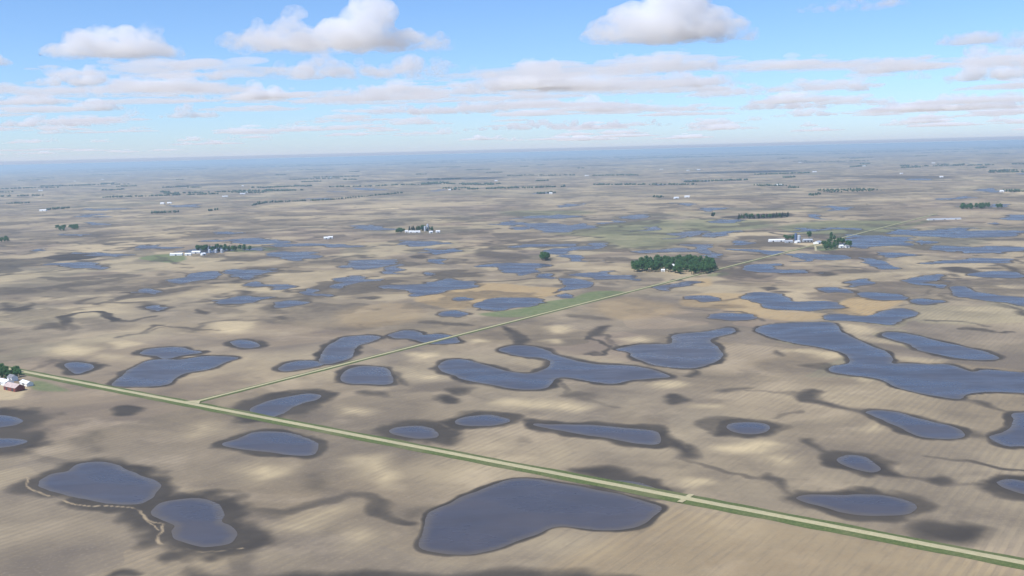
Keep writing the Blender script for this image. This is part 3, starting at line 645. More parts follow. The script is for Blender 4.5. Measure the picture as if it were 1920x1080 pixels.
def tree_meshes(seed, h, rad, conifer=False):
    r = random.Random(seed); V, F = [], []
    tube(V, F, (0, 0, -0.6), (0.1, 0, h * 0.35), h * 0.028, h * 0.020, 7); tube(V, F, (0.1, 0, h * 0.35), (0, 0.15, h * 0.85), h * 0.020, h * 0.006, 6)
    blobs = []
    if not conifer:
        for k in range(13):
            a = r.uniform(0, 2 * math.pi); zc = h * r.uniform(0.36, 0.86); prof = math.sin(math.pi * min(1, (zc / h - 0.12) / 0.86)) ** 0.7
            q = rad * prof * r.uniform(0.35, 0.72); c = (math.cos(a) * q, math.sin(a) * q, zc)
            blobs.append((c, rad * r.uniform(0.30, 0.46)))
            if k < 7: tube(V, F, (0.05, 0.05, h * r.uniform(0.22, 0.5)), c, h * 0.010, h * 0.004, 4)
        blobs.append(((0, 0, h * 0.88), rad * 0.42)); blobs.append(((0, 0, h * 0.62), rad * 0.5))
    else:
        for k in range(9):
            t = k / 8; zc = h * (0.16 + 0.78 * t); blobs.append(((r.uniform(-.2, .2), r.uniform(-.2, .2), zc), max(0.5, rad * (1 - t) * 0.95 + 0.25)))
    trunk = pymesh("trunk", V, F, BARK, True)
    V, F = [], []
    for (c, br) in blobs:
        for k in range(int(26 + br * 9)):
            d = Vector((r.gauss(0, 1), r.gauss(0, 1), r.gauss(0, 1) * (0.8 if not conifer else 0.35))).normalized()
            p = Vector(c) + d * br * (r.random() ** 0.35)
            n = (d + Vector((r.gauss(0, .5), r.gauss(0, .5), r.gauss(0, .5) + 1.0))).normalized(); a = n.orthogonal().normalized(); b = n.cross(a)
            s = r.uniform(0.45, 0.95); i = len(V); ang = r.uniform(0, 6.28); a, b = a * math.cos(ang) + b * math.sin(ang), b * math.cos(ang) - a * math.sin(ang)
            for (u, w) in ((-1, -.5), (0.1, -.8), (1, 0.1), (0.2, .8), (-.8, .6)):
                V.append(tuple(p + a * (u * s) + b * (w * s) + n * r.uniform(-.15, .15)))
            F.append((i, i + 1, i + 2, i + 3, i + 4))
    crown = pymesh("crown", V, F, CONIFER if conifer else LEAF)
    return trunk, crown
TREES = [tree_meshes(1, 14, 6.6), tree_meshes(2, 16, 7.2), tree_meshes(3, 12, 6.0), tree_meshes(4, 18, 6.0), tree_meshes(5, 10, 5.2), tree_meshes(6, 14, 3.2, True), tree_meshes(7, 11, 2.9, True)]
def plant(name, p, kind, scale, label, cat, group=None):
    t = empty(name, (p[0], p[1], 0.0), rng.uniform(0, 6.28)); s = scale * rng.uniform(0.88, 1.12); t.scale = (s * rng.uniform(.9, 1.1), s * rng.uniform(.9, 1.1), s)
    tr, cr = TREES[kind]
    link("trunk", tr, t); link("crown", cr, t); tag(t, label, cat, group)
    return t
def grove(quad, spacing, kinds, label, group, scale=1.0, holes=(), name="broadleaf_tree", cat="tree", most=60):
    """Individual trees scattered through a surveyed patch (left, right, near row, far row of the photograph)."""
    P = to_ground(quad); pts = []; lo, hi = P.min(0), P.max(0)
    for _ in range(4000):
        q = np.array([rng.uniform(lo[0], hi[0]), rng.uniform(lo[1], hi[1])])
        if poly_sd(q[:1], q[1:], P)[0] > 0: continue
        if any(np.hypot(*(q - h)) < hr for h, hr in holes): continue
        if all(np.hypot(*(q - w)) > spacing for w in pts): pts.append(q)
        if len(pts) >= most: break
    for q in pts:
        k = rng.choice(kinds); plant("conifer_tree" if k > 4 else name, q, k, scale, label, cat, group)
    return pts

# ------------------------------------------------------------------ farm buildings
WHITE = plain("white_metal_siding", (0.80, 0.80, 0.77), 0.55, 0.4, 0.05, 0.3); GREYM = plain("grey_metal_siding", (0.42, 0.44, 0.45), 0.5, 0.4, 0.08, 0.3)
RED = plain("red_barn_boards", (0.22, 0.070, 0.055), 0.8, 0.2, 0.2, 0.6); TANROOF = plain("weathered_pink_roof", (0.50, 0.40, 0.36), 0.8, 0.2, 0.12, 0.3)
ROOFW = plain("white_metal_roof", (0.82, 0.83, 0.82), 0.45, 0.5, 0.05, 0.2); ROOFG = plain("grey_shingle_roof", (0.22, 0.22, 0.23), 0.85, 0.2, 0.15, 0.4)
GALV = plain("galvanised_steel", (0.62, 0.64, 0.66), 0.4, 0.5, 0.08, 0.4, 0.3); DARKD = plain("dark_door", (0.06, 0.06, 0.065), 0.6, 0.3, 0.1); GLASSD = plain("window_glass", (0.03, 0.035, 0.045), 0.08, 0.6, 0.05)
SILO = plain("blue_silo_enamel", (0.10, 0.15, 0.24), 0.35, 0.5, 0.08); CREAM = plain("cream_siding", (0.66, 0.62, 0.48), 0.6, 0.3, 0.06)
GREENROOF = plain("green_metal_roof", (0.10, 0.20, 0.13), 0.5, 0.4, 0.08)

def gable(name, p, L, Wd, hw, hr, rz, wall, roof, label, cat="building", group=None, doors=1, windows=2, over=0.4):
    """Gabled farm building: walls with gable ends, two roof slopes with thickness, doors, windows."""
    t = empty(name, (p[0], p[1], 0.0), rz); x, y = L / 2, Wd / 2
    V = [(-x, -y, -.3), (x, -y, -.3), (x, y, -.3), (-x, y, -.3), (-x, -y, hw), (x, -y, hw), (x, y, hw), (-x, y, hw), (-x, 0, hw + hr), (x, 0, hw + hr)]
    F = [(0, 1, 5, 4), (2, 3, 7, 6), (1, 2, 6, 9, 5), (3, 0, 4, 8, 7)]
    link("wall", pymesh("wall", V, F, wall), t)
    X = x + over; s = hr / y; th = 0.18
    for sg in (-1, 1):
        e = y + over
        V = [(-X, 0, hw + hr + .06), (X, 0, hw + hr + .06), (X, sg * e, hw - s * over + .06), (-X, sg * e, hw - s * over + .06)]
        V += [(a, b, c + th) for a, b, c in V]
        F = [(0, 1, 2, 3), (7, 6, 5, 4), (0, 4, 5, 1), (1, 5, 6, 2), (2, 6, 7, 3), (3, 7, 4, 0)]
        link("roof_slope", pymesh("roof_slope", V, F, roof), t)
    for k in range(doors):
        dx = -x + L * (k + 0.5) / doors; w = min(3.6, L * 0.12 + 0.8); h = min(hw * 0.85, 3.6)
        link("door", boxes("door", [((dx - w / 2, -y - .06, 0), (dx + w / 2, -y + .02, h))], DARKD), t)
    for k in range(windows):
        wx_ = -x + L * (k + 1) / (windows + 1) + L * 0.03; 
        link("window", boxes("window", [((wx_ - .6, -y - .07, hw * .42), (wx_ + .6, -y + .02, hw * .42 + 1.1))], GLASSD), t)
        link("window", boxes("window", [((wx_ - .6, y - .02, hw * .42), (wx_ + .6, y + .07, hw * .42 + 1.1))], GLASSD), t)
    tag(t, label, cat, group); return t

def silo(name, p, r, h, mat, capmat, label, cat="silo", group=None, cone=0.55):
    t = empty(name, (p[0], p[1], 0)); n = 20; V, F = [], []
    rings = []
    for k in range(int(h / 1.1) + 1):
        zz = min(h, k * 1.1); rings += [(zz, r), (min(h, zz + .55), r * 1.012)]
    for zz, rr in rings: V += [(rr * math.cos(2 * math.pi * i / n), rr * math.sin(2 * math.pi * i / n), zz) for i in range(n)]
    for k in range(len(rings) - 1):
        for i in range(n): F.append((k * n + i, k * n + (i + 1) % n, (k + 1) * n + (i + 1) % n, (k + 1) * n + i))
    link("tank_wall", pymesh("tank_wall", V, F, mat, True), t)
    V = []; prof = [(1.05, 0), (0.85, .32), (0.5, .72), (0.12, 1.0)]
    for q, u in prof: V += [(r * q * math.cos(2 * math.pi * i / n), r * q * math.sin(2 * math.pi * i / n), h - .05 + r * cone * u) for i in range(n)]
    F = [(k * n + i, k * n + (i + 1) % n, (k + 1) * n + (i + 1) % n, (k + 1) * n + i) for k in range(3) for i in range(n)] + [tuple(3 * n + i for i in range(n))]
    link("domed_roof", pymesh("domed_roof", V, F, capmat, True), t)
    link("ladder", boxes("ladder", [((r * 1.03, -.3, .5), (r * 1.03 + .12, -.22, h)), ((r * 1.03, .22, .5), (r * 1.03 + .12, .3, h))] + [((r * 1.03, -.25, zz), (r * 1.03 + .1, .25, zz + .08)) for zz in np.arange(1, h, 1.2)], GREYM), t)
    tag(t, label, cat, group); return t

A1 = ROAD_ANG; A2 = math.atan2(EC[1], EC[0])
# farmstead at the left edge, by the near road
gable("barn", at(27, 731), 26, 12, 4.6, 3.6, A1 + .0, RED, TANROOF, "red barn with a weathered pinkish roof at the left edge", "barn", doors=2)
gable("shed", at(50, 722), 20, 8, 3.6, 2.0, A1 - .1, WHITE, ROOFW, "white metal shed right of the red barn", "shed")
gable("machine_shed", at(8, 720), 26, 11, 4.2, 2.4, A1, WHITE, ROOFW, "pale white roofed machine shed under the trees behind the red barn", "shed")
gable("farmhouse", at(24, 713.5), 11, 8, 4.6, 3.0, A1, WHITE, ROOFG, "small white farmhouse between the trees and the red barn", "house")
g1 = grove([(-30, 712), (-30, 694), (8, 693), (36, 699), (38, 709), (20, 712)], 6.5, (0, 2, 4, 2), "leafy tree in the clump beside the red barn at the left edge", "trees beside the red barn", 0.75, most=22)
# wooded farmstead right of centre
H2 = at(1263, 502)
gable("farmhouse", H2, 17, 9, 5.2, 3.2, A1 * .2, WHITE, ROOFW, "white roofed house in the middle of the dense grove", "house")
gable("garage", at(1243, 509), 8, 7, 3.4, 2.0, A1 * .2, WHITE, ROOFW, "small white shed at the near edge of the dense grove", "shed", windows=1)
gable("shed", at(1253, 506), 8, 6, 4.0, 2.2, A1 * .2 + 1.4, CREAM, TANROOF, "small cream shed between the white house and the near edge of the dense grove", "shed", windows=1)
grove([(1188, 510), (1186, 499), (1230, 493), (1300, 492), (1335, 497), (1342, 508), (1325, 514), (1275, 515), (1258, 512), (1230, 510)], 7.6, (0, 1, 3, 3, 1), "leafy tree in the dense grove around the white roofed house", "trees of the dense grove", 1.15,
      holes=[(H2, 13), (at(1243, 509), 9), (at(1253, 506), 9), (at(1248, 511), 10), (at(1262, 507), 9)], most=125)
# large farmstead with the long white barn
gable("poultry_barn", at(1456, 453), 44, 14, 4.0, 3.2, 0.02, WHITE, ROOFW, "long bright white barn at the left end of its farmstead", "barn", doors=2, windows=3)
gable("shed", at(1479, 455), 20, 11, 4.0, 2.6, .05, GREYM, GALV, "low grey shed next to the long bright white barn", "shed")
gable("shed", at(1495, 455.5), 15, 10, 4.2, 2.8, .6, WHITE, ROOFW, "white shed standing below the tall blue silo", "shed")
silo("silo", at(1492, 452), 3.6, 21, SILO, SILO, "tall dark blue silo among the farm sheds")
silo("grain_bin", at(1498, 452), 4.2, 15, GALV, GALV, "pale steel grain bin right of the tall blue silo", "grain bin")
gable("machine_shed", at(1514, 453), 26, 14, 4.6, 3.0, .03, GREYM, GALV, "wide grey machine shed right of the silo", "shed", doors=3)
gable("machine_shed", at(1533, 457), 24, 15, 4.8, 3.0, .9, WHITE, GALV, "pale slanting machine shed next to the trees", "shed", doors=2)
gable("farmhouse", at(1577, 464.5), 10, 9, 4.8, 3.0, .1, WHITE, ROOFW, "white house, left one of two under the trees", "house")
gable("farmhouse", at(1588, 464.5), 10, 9, 4.8, 3.0, .1, WHITE, ROOFG, "white house, right one of two under the trees", "house")
grove([(1538, 469), (1545, 455), (1560, 450), (1585, 455), (1600, 461), (1597, 465), (1570, 461), (1568, 468)], 9.5, (0, 1, 3, 2), "leafy tree in the clump right of the slanting machine shed", "trees of the large farmstead", 0.85, holes=[(at(1533, 457), 20)], most=36)
plant("broadleaf_tree", at(1517, 447.5), 3, 1.15, "lone tall tree behind the wide grey machine shed", "tree"); plant("broadleaf_tree", at(1559, 448), 3, 1.2, "lone tall tree standing above the clump of the large farmstead", "tree")
grove([(1470, 449), (1470, 446), (1490, 446), (1490, 449)], 9, (2, 4), "low tree behind the long bright white barn", "low trees behind the white barn", 0.9, most=9)
gable("poultry_barn", at(1770, 412), 115, 13, 3.0, 2.2, 0.03, WHITE, GALV, "very long low pale building at the far end of the cross road", "barn", doors=3, windows=4)
# farmstead left of centre with white barns
for (px, py, L, Wd, a, lab) in ((331, 479, 34, 13, .05, "bright white barn, leftmost in the row beside the green paddock"), (353, 479, 17, 10, .1, "small white shed, second in the row beside the green paddock"),
                               (368, 475, 24, 12, .08, "white shed in front of the dark trees, third in the row"), (381, 478.5, 12, 10, .9, "white shed, right end of the row beside the green paddock")):
    gable("barn" if L > 30 else "shed", at(px, py), L, Wd, 4.2, 3.0, a, WHITE, ROOFW, lab, "barn" if L > 30 else "shed")
for (px, lab) in ((393, "pale grain bin, leftmost of three before the dark trees"), (405, "pale grain bin, middle of three before the dark trees"), (416, "pale grain bin, rightmost of three before the dark trees")):
    silo("grain_bin", at(px, 474), 3.6, 9, GALV, GALV, lab, "grain bin")
grove([(370, 471), (370, 467), (420, 466), (430, 468), (470, 468), (470, 471), (420, 472), (385, 472)], 9, (0, 2, 1, 5), "dark tree in the belt behind the row of white sheds", "trees behind the white sheds", 1.0, holes=[(at(x_, 474), 9) for x_ in (393, 405, 416)] + [(at(368, 475), 15)], most=34)
# farmstead in the middle distance
for (px, py, L, a, lab) in ((762, 436, 10, .1, "small white shed nearest the dark round tree"), (771, 436.5, 17, .0, "white shed left of the whitest barn in its yard"), (782, 436.5, 22, .05, "whitest barn of the yard below the dark trees"),
                            (808, 437, 11, .3, "white shed just right of the twin silos"), (821, 436, 14, .2, "white shed at the right end, apart from the others")):
    gable("shed", at(px, py), L, 11, 4.5, 3.0, a, WHITE, ROOFW, lab, "shed")
silo("silo", at(797, 433.5), 3.6, 17, GALV, GALV, "pale silo, left one of the twins in the yard"); silo("silo", at(802, 433), 3.6, 23, GALV, GALV, "pale silo, taller right one of the twins in the yard")
grove([(743, 438), (743, 434), (757, 434), (758, 438)], 8, (0, 2, 1), "tree in the dark round clump at the left end of the yard with twin silos", "trees left of the twin silo yard", 1.0, most=10)
grove([(764, 433), (768, 430), (800, 428.5), (812, 431), (810, 434), (790, 433)], 12, (5, 6, 0, 5), "dark tree in the shelter behind the white sheds and twin silos", "trees behind the twin silo yard", 1.1, holes=[(at(797, 433.5), 9), (at(802, 433), 9)], most=34)
# isolated clumps
grove([(1015, 489), (1015, 485), (1030, 485), (1030, 489)], 5.5, (1, 3, 0), "tree in the small lone clump among ponds left of the dense grove", "trees of the lone clump", 1.1, most=9)
grove([(106, 433), (106, 429), (122, 428), (124, 433)], 10, (0, 1, 2), "tree in the left of two round clumps on the open field", "trees of the left round clump", 1.05, most=12)
grove([(127, 431), (127, 428), (148, 427), (148, 431)], 10, (0, 1, 2), "tree in the right of two round clumps on the open field", "trees of the right round clump", 1.05, most=12)
grove([(-12, 456), (-12, 452), (14, 450), (16, 454)], 10, (0, 1, 2), "tree in the clump at the left edge below the two round clumps", "trees at the left edge", 1.0, most=10)
grove([(1384, 411), (1384, 408), (1440, 407), (1478, 404), (1478, 407.5), (1440, 410)], 14, (5, 6, 5, 0), "dark tree in the long belt beyond the long bright white barn", "trees of the long dark belt", 1.1, most=46)
grove([(1328, 407), (1328, 404), (1340, 404), (1340, 407)], 12, (0, 5), "dark tree in the tiny clump left of the long dark belt", "trees of the tiny clump", 1.1, most=5)
grove([(1803, 393), (1803, 388), (1856, 387), (1858, 391), (1840, 393)], 13, (0, 1, 2), "green tree in the grove on the plain near the right edge", "trees of the right grove", 1.1, most=34)
grove([(1868, 391), (1868, 388.5), (1878, 388), (1878, 391)], 12, (0, 1), "green tree in the tiny clump beside the grove near the right edge", "trees right of the right grove", 1.1, most=5)
gable("shed", at(612, 448), 16, 10, 4.2, 3, .1, WHITE, ROOFW, "lone white shed, left of two on the open plain", "shed"); gable("shed", at(620, 447), 14, 10, 4.2, 3, .2, WHITE, ROOFW, "lone white shed, right of two on the open plain", "shed")

# ------------------------------------------------------------------ far groves and shelterbelts: each reads as one mass
def tree_mass(name, spots, label=None):
    """spots: (x, y, base z, height, radius); uneven faceted crowns joined as one mass."""
    bm = bmesh.new(); bmesh.ops.create_icosphere(bm, subdivisions=1, radius=1.0)
    ico = np.array([v.co[:] for v in bm.verts]); fac = np.array([[v.index for v in f.verts] for f in bm.faces]); bm.free()
    S = np.array(spots); n = len(S); k = len(ico)
    jit = 1 + nrng.uniform(-.32, .32, (n, k, 1)); V = ico[None] * jit
    V = V * np.stack([S[:, 4], S[:, 4], S[:, 3] * .55], 1)[:, None, :] + np.stack([S[:, 0], S[:, 1], S[:, 2] + S[:, 3] * .5], 1)[:, None, :]
    F = (fac[None] + (np.arange(n) * k)[:, None, None]).reshape(-1, 3); V = V.reshape(-1, 3).astype(np.float32)
    m = bpy.data.meshes.new(name); m.vertices.add(len(V)); m.vertices.foreach_set("co", V.ravel())
    m.loops.add(F.size); m.loops.foreach_set("vertex_index", F.ravel().astype(np.int32)); m.polygons.add(len(F)); m.polygons.foreach_set("loop_start", np.arange(0, F.size, 3, dtype=np.int32))
    m.update(calc_edges=True); m.materials.append(FARLEAF)
    o = link(name, m); tag(o, label, "trees" if label else None, kind="stuff"); return o
def zg(p):
    x, y = np.array([p[0]]), np.array([p[1]])
    return float(terrain(x, y)[0] * 9 + (fbm(x, y, 260, 21, 4)[0] - .5) * 4)
def belt(a, b, depth, n, hh=11.0):
    A, B = at(*a), at(*b); out = []
    d = (B - A); nrm = np.array([0.0, 1.0])
    for _ in range(n):
        p = A + d * rng.random() + nrm * rng.uniform(0, depth); h = hh * rng.uniform(.6, 1.25)
        out.append((p[0], p[1], max(zg(p), -1.2) - 1.0, h, h * rng.uniform(.32, .48)))
    return out
MASS = [((430, 362), (485, 363), 300, 130, "dark grove with a pale house inside, upper left on the plain"), ((470, 386), (500, 380), 60, 26, "short belt at the left end of the long hedge line"), ((480, 381), (620, 375), 60, 90, "long hedge line running across the upper plain, left half"),
        ((620, 375), (755, 362), 60, 90, "long hedge line running across the upper plain, right half"), ((282, 400), (330, 399), 50, 40, "short tree belt below two pale sheds at upper left"), ((10, 383), (45, 382), 120, 46, "small grove at the left edge of the upper plain"),
        ((84, 394), (117, 392), 120, 46, "small grove right of a white shed at upper left"), ((830, 354), (880, 353), 120, 50, "thin grove behind a white shed above the centre"), ((1008, 364), (1042, 362), 120, 44, "small grove with a white house, upper centre"),
        ((1430, 350), (1482, 349), 300, 90, "dark grove on the upper plain right of centre"), ((1482, 354), (1500, 353), 120, 20, "small clump right of the dark upper grove"), ((1560, 362), (1655, 358), 350, 110, "wide loose grove left of the right grove"),
        ((1525, 368), (1540, 364), 100, 18, "tiny clump left of the wide loose grove"), ((1896, 361), (1925, 360), 120, 34, "grove at the right edge of the upper plain"), ((1230, 372), (1245, 371), 120, 12, "tiny clump beside a white shed above the dense grove"), ((388, 397), (412, 393), 40, 12, "tiny clump left of the long hedge line")]
for a, b, dep, n, lab in MASS: tree_mass("tree_grove", belt(a, b, dep, n), lab)
spots = []
for k in range(155):
    v = 4.5 + 62 * rng.random() ** 1.5; px = rng.uniform(-150, 2070); py = 287.5 - (px - 960) * .0244 + v
    c = at(px, py); L = rng.choice((90, 150, 260, 420, 700)) * (1 + 16 / v); al = E1 if rng.random() < .7 else EC
    if rng.random() < .7: al = np.array([1.0, 0.15])
    dep = rng.uniform(20, 120)
    for _ in range(int(min(70, 10 + L / 9))):
        p = c + al * L * rng.uniform(-.5, .5) + np.array([0, 1]) * rng.uniform(0, dep); h = rng.uniform(8, 15) * (1 + 5 / v)
        spots.append((p[0], p[1], max(zg(p) if v > 12 else 0, -1.2) - 1.5, h, h * rng.uniform(.6, 1.0)))
for k in range(150):                                   # woods and towns toward the horizon
    v = rng.uniform(2.6, 16); px = rng.uniform(-150, 2070); c = at(px, 287.5 - (px - 960) * .0244 + v); L = rng.uniform(500, 2600) * (1 + 6 / v)
    for _ in range(46):
        p = c + np.array([1.0, 0.1]) * L * rng.uniform(-.5, .5) + np.array([0, 1]) * rng.uniform(0, 500); h = rng.uniform(12, 22) * (1 + 3 / v)
        spots.append((p[0], p[1], -2.0, h, h * rng.uniform(1.0, 2.4)))
tree_mass("far_woods", spots)

# far white farm buildings
FARB = [(455, 349), (422, 369), (455, 364), (462, 362), (305, 384), (318, 383), (81, 396), (76, 358), (843, 357), (1033, 364), (1268, 373), (1288, 371), (1460, 348), (1878, 361), (1765, 333), (140, 340), (192, 337), (1290, 320), (1310, 319), (1240, 318), (1363, 302), (1500, 305), (1527, 323), (930, 340), (1750, 306), (840, 317), (540, 320), (385, 322), (1100, 330), (620, 333), (240, 330), (1620, 312), (1690, 326)]
FARL = {(455, 349): "white farm building standing above the dark grove with a pale house inside", (422, 369): "white shed just left of the dark grove with a pale house inside", (455, 364): "pale house inside the dark upper left grove, its left building",
        (462, 362): "pale house inside the dark upper left grove, its right building", (305, 384): "pale shed above the short tree belt, left of two", (318, 383): "pale shed above the short tree belt, right of two", (81, 396): "white shed at the left end of a small grove, upper left",
        (843, 357): "white shed in front of the thin grove above the centre", (1033, 364): "white house at the right end of the small upper centre grove", (1268, 373): "white shed beside a tiny clump above the dense grove, left of two",
        (1288, 371): "white shed beside a tiny clump above the dense grove, right of two", (1460, 348): "white house in the dark grove on the upper plain right of centre", (1878, 361): "white shed just left of the grove at the right edge"}
for k, (px, py) in enumerate(FARB):
    p = at(px, py); t = gable("farm_building", p, rng.choice((18, 26, 40)), 13, 5, 3.4, rng.uniform(-.3, .4), WHITE, ROOFW, FARL.get((px, py), "tiny white speck of a farm building on the hazy plain close below the horizon"), "farm building", "far white farm buildings", doors=1, windows=1)
    t.location.z = zg(p); t.scale = (1, 1, 1.15)

# ------------------------------------------------------------------ clouds: billowing water-droplet bodies
def cloud_material(name, dens, size):
    N = Nodes(name); N.t.nodes.remove(N.b)
    v = N.n("ShaderNodeVolumePrincipled"); v.inputs["Color"].default_value = (0.995, 0.995, 0.997, 1); v.inputs["Anisotropy"].default_value = 0.15
    f = N.noise(N.coord(scale=(1, 1, 1.3)), 1 / size, 5.0, 0.62)
    g = N.n("ShaderNodeTexCoord"); m = N.n("ShaderNodeMapping"); N.l(g.outputs["Generated"], m.inputs[0]); m.inputs[1].default_value = (-1, -1, -.62); m.inputs[3].default_value = (2, 2, 1.62)
    ln = N.n("ShaderNodeVectorMath", operation='LENGTH'); N.l(m.outputs[0], ln.inputs[0])
    fall = N.ramp(ln.outputs["Value"], 0.35, 1.25, 0.20, 0.0)                                  # fuller heart, tattered rim
    N.l(N.ramp(N.math('ADD', f, fall), 0.44, 0.76, 0.0, dens), v.inputs["Density"]); N.mat.cycles.volume_step_rate = 0.3
    N.l(v.outputs[0], N.out.inputs["Volume"]); return N.mat
CM = [cloud_material("dense_cloud", 0.0062, 160), cloud_material("loose_cloud", 0.0058, 150), cloud_material("thin_cloud", 0.0042, 190)]
BASE = 1350.0
dtex = bpy.data.textures.new("billow", 'CLOUDS'); dtex.noise_scale = 160; dtex.noise_depth = 3
def cloud(x0, x1, ytop, ybase, mat, seed, label, lumps=34, depth=0.55, cat="cloud"):
    r = random.Random(seed); xm = (x0 + x1) / 2; yh = 284.5 - (xm - 960) * .0244
    d = ray(xm, ybase); t = (BASE - ALT) / max(d[2], .012); c = np.array([d[0] * t, d[1] * t]); dist = math.hypot(*c)
    Wm = (x1 - x0) / FOC * t; Hm = (ybase - ytop) / FOC * t * 1.12; Wm *= 1.08; Dm = max(Wm * depth, Hm * 1.4)
    bm = bmesh.new()
    for k in range(lumps):
        u = r.uniform(-1, 1); w = r.uniform(-1, 1) * math.sqrt(max(0.05, 1 - u * u * .8))
        env = (1 - abs(u) ** 3.2) * (1 - .4 * abs(w) ** 2)
        twr = .55 + .45 * math.sin(u * 5.3 + seed) * math.sin(u * 11.7 + 2.1 * seed)                 # towers and saddles along the cloud
        rad = max(Hm * .12, Hm * r.uniform(.15, .32) * (.5 + .5 * env)); zc = max(rad * .3, r.uniform(.1, 1.1) * env * max(twr, .35) * Hm * 1.1 - rad)
        mt = Matrix.Translation((u * (Wm / 2 - rad * .7), w * (Dm / 2 - rad * .5), zc)) @ Matrix.Diagonal((r.uniform(1.1, 1.6), r.uniform(1.0, 1.4), r.uniform(.75, 1.0), 1))
        bmesh.ops.create_icosphere(bm, subdivisions=2, radius=rad, matrix=mt)
    for v in bm.verts:
        if v.co.z < 0: v.co.z *= .18
    me = bpy.data.meshes.new("cloud"); bm.to_mesh(me); bm.free(); me.materials.append(mat)
    o = link("cloud", me, loc=(c[0], c[1], BASE)); o.rotation_euler = (0, 0, math.atan2(-c[0], c[1]))
    m = o.modifiers.new("weld", 'REMESH'); m.mode = 'VOXEL'; m.voxel_size = max(Hm / 22, 6); m.use_smooth_shade = True
    for sc_, st in ((Hm * .42, Hm * .20), (Hm * .15, Hm * .08)):
        tx = bpy.data.textures.new("billow", 'CLOUDS'); tx.noise_scale = sc_; tx.noise_depth = 3
        dm = o.modifiers.new("billow", 'DISPLACE'); dm.texture = tx; dm.texture_coords = 'GLOBAL'; dm.strength = st; dm.mid_level = .5
    tag(o, label, cat, "cumulus clouds over the plain"); return o
CLOUDS = [
 (95, 340, 28, 106, 0, "plump white cloud at upper left"), (432, 830, -2, 90, 0, "largest white cloud, long and flat-based near the top"),
 (1105, 400+1000, -48, 72, 1, "white cloud cut by the top edge right of centre"), (1765, 1875, 34, 82, 1, "small bright cloud top toward the upper right corner"),
 (1605, 1765, 100, 134, 1, "bright flat cloud at right, below the small bright cloud top"), (1780, 1935, 92, 148, 1, "soft white cloud touching the right edge"),
 (60, 245, 116, 160, 1, "soft cloud below the plump white one"), (10, 125, 163, 196, 1, "low soft cloud at far left"), (138, 226, 168, 206, 1, "low bright cloud second from the left edge"),
 (300, 412, 193, 220, 2, "faint low cloud streak left of centre"), (440, 542, 146, 184, 1, "small bright cloud beneath the largest one's left end"), (480, 880, 92, 142, 2, "long thin veil of cloud beneath the largest one"),
 (600, 735, 150, 188, 2, "faint veil right of the small bright cloud"), (880, 1112, 104, 166, 1, "broad soft cloud in the middle of the sky"), (1110, 1392, 92, 132, 2, "thin cloud streak right of the middle"),
 (1205, 1368, 118, 162, 1, "slanting bright cloud streak right of the middle"), (1588, 1628, 148, 170, 1, "tiny bright puff at right"), (310, 358, 108, 132, 2, "tiny faint puff right of the soft left cloud"),
 (380, 426, 124, 150, 1, "tiny puff left of the small bright cloud"), (1080, 1222, 180, 206, 2, "faint low cloud under the broad soft one"), (-40, 18, 88, 122, 1, "cloud cut by the left edge"),
 (1505, 1705, -20, 16, 2, "thin cloud at the top edge right of centre"), (1370, 1560, 176, 204, 2, "faint low cloud streak toward the right"), (1870, 1990, 40, 84, 2, "grey soft cloud at the upper right edge"),
 (700, 960, 182, 212, 2, "faint low veil left of the middle"), (1640, 1930, 168, 204, 2, "faint low veil at the right edge"), (-20, 200, 210, 236, 2, "lowest faint veil at left"), (880, 1250, 218, 240, 2, "lowest faint veil in the middle"),
]
for k, (x0, x1, yt, yb, mi, lab) in enumerate(CLOUDS):
    cloud(x0, x1, yt, yb, CM[mi], 140 + k, lab, lumps=120 if x1 - x0 > 200 else 55)

# a thin high veil of cloud over the whole plain: hardly there overhead, milky where the eye looks through it at a slant
veil = link("cloud_veil", boxes("cloud_veil", [((-4000000, -4000000, 2300), (4000000, 4000000, 2500))], None)); tag(veil, kind="stuff")
N = Nodes("cloud_veil"); N.t.nodes.remove(N.b); v = N.n("ShaderNodeVolumePrincipled"); v.inputs["Color"].default_value = (.97, .98, 1.0, 1); v.inputs["Density"].default_value = 0.30e-4; v.inputs["Anisotropy"].default_value = 0.1
N.l(v.outputs[0], N.out.inputs["Volume"]); veil.data.materials.clear(); veil.data.materials.append(N.mat)
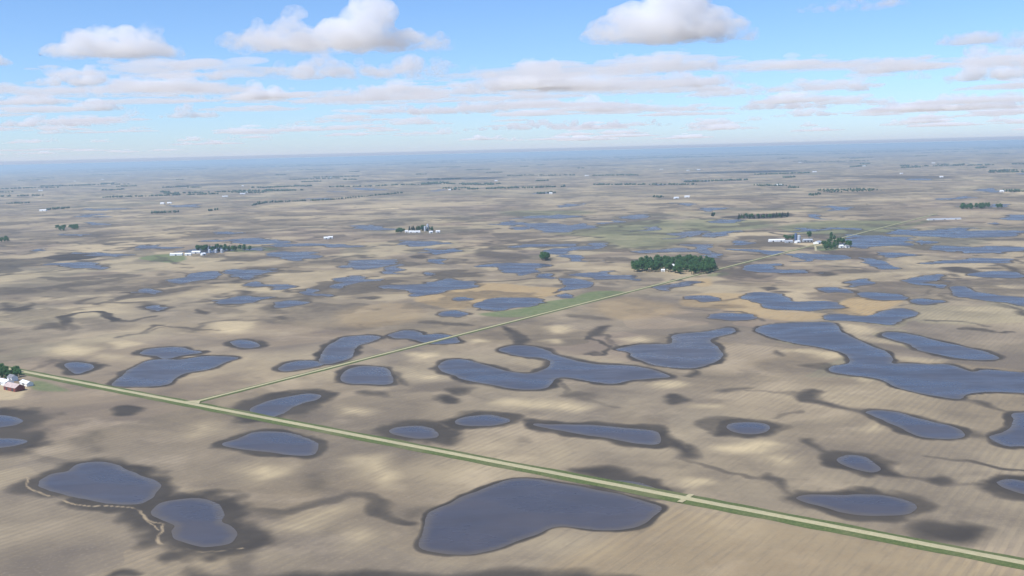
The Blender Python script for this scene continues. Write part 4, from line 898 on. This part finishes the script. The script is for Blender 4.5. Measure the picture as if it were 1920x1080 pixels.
# the crowded bank of small far clouds low over the horizon: a few bodies, reused
dg = bpy.context.evaluated_depsgraph_get(); protos = []
for k in (4, 6, 8, 13):
    src = [o for o in COL.objects if o.get("label") == CLOUDS[k][5]][0]; me = bpy.data.meshes.new_from_object(src.evaluated_get(dg))
    co = np.empty(len(me.vertices) * 3); me.vertices.foreach_get("co", co); co = co.reshape(-1, 3); ext = np.ptp(co, 0)
    co = (co - [(co[:, 0].min() + co[:, 0].max()) / 2, (co[:, 1].min() + co[:, 1].max()) / 2, co[:, 2].min()]) / ext; me.vertices.foreach_set("co", co.ravel()); me.update()
    me.name = "cloud_bank"; me.materials.clear(); me.materials.append(CM[2]); protos.append(me)
def unit_mat():
    N = Nodes("bank_cloud"); N.t.nodes.remove(N.b); v = N.n("ShaderNodeVolumePrincipled"); v.inputs["Color"].default_value = (.995, .995, .997, 1); v.inputs["Anisotropy"].default_value = 0.0
    v.inputs["Density"].default_value = 0.0019; N.l(v.outputs[0], N.out.inputs["Volume"]); return N.mat
BANK = unit_mat()
for me in protos: me.materials[0] = BANK
for k in range(260):
    yb = 122 + 147 * rng.random() ** 0.75; px = rng.uniform(-500, 2420); yb -= (px - 960) * .0244
    d = ray(px, yb); t = (BASE - ALT) / max(d[2], .007); wpx = rng.uniform(40, 210) * (1.15 - (yb - 160) / 200); hpx = rng.uniform(11, 30) * (1.25 - (yb - 160) / 130)
    if k > 190: wpx *= 2.0; hpx *= .7
    o = link("cloud", rng.choice(protos), loc=(d[0] * t, d[1] * t, BASE + rng.uniform(-60, 120))); Wm = wpx / FOC * t
    o.scale = (Wm, Wm * rng.uniform(.5, .9), min(900, max(120, hpx / FOC * t))); o.rotation_euler = (0, 0, rng.uniform(-.5, .5) + (math.pi if rng.random() < .5 else 0))
    tag(o, "small faint cloud in the crowded bank low over the horizon", "cloud", "small faint clouds low over the horizon")

# ------------------------------------------------------------------ haze over the plain
HB = FAR * 1.02
hz = link("haze", boxes("haze", [((-HB, -HB, -2.4), (HB, HB, ALT + 8))], None)); tag(hz, kind="stuff")
N = Nodes("haze"); N.t.nodes.remove(N.b); v = N.n("ShaderNodeVolumePrincipled")
v.inputs["Color"].default_value = (0.64, 0.84, 1.0, 1); v.inputs["Density"].default_value = 4.6e-5; v.inputs["Anisotropy"].default_value = 0.2
N.l(v.outputs[0], N.out.inputs["Volume"]); hz.data.materials.clear(); hz.data.materials.append(N.mat)
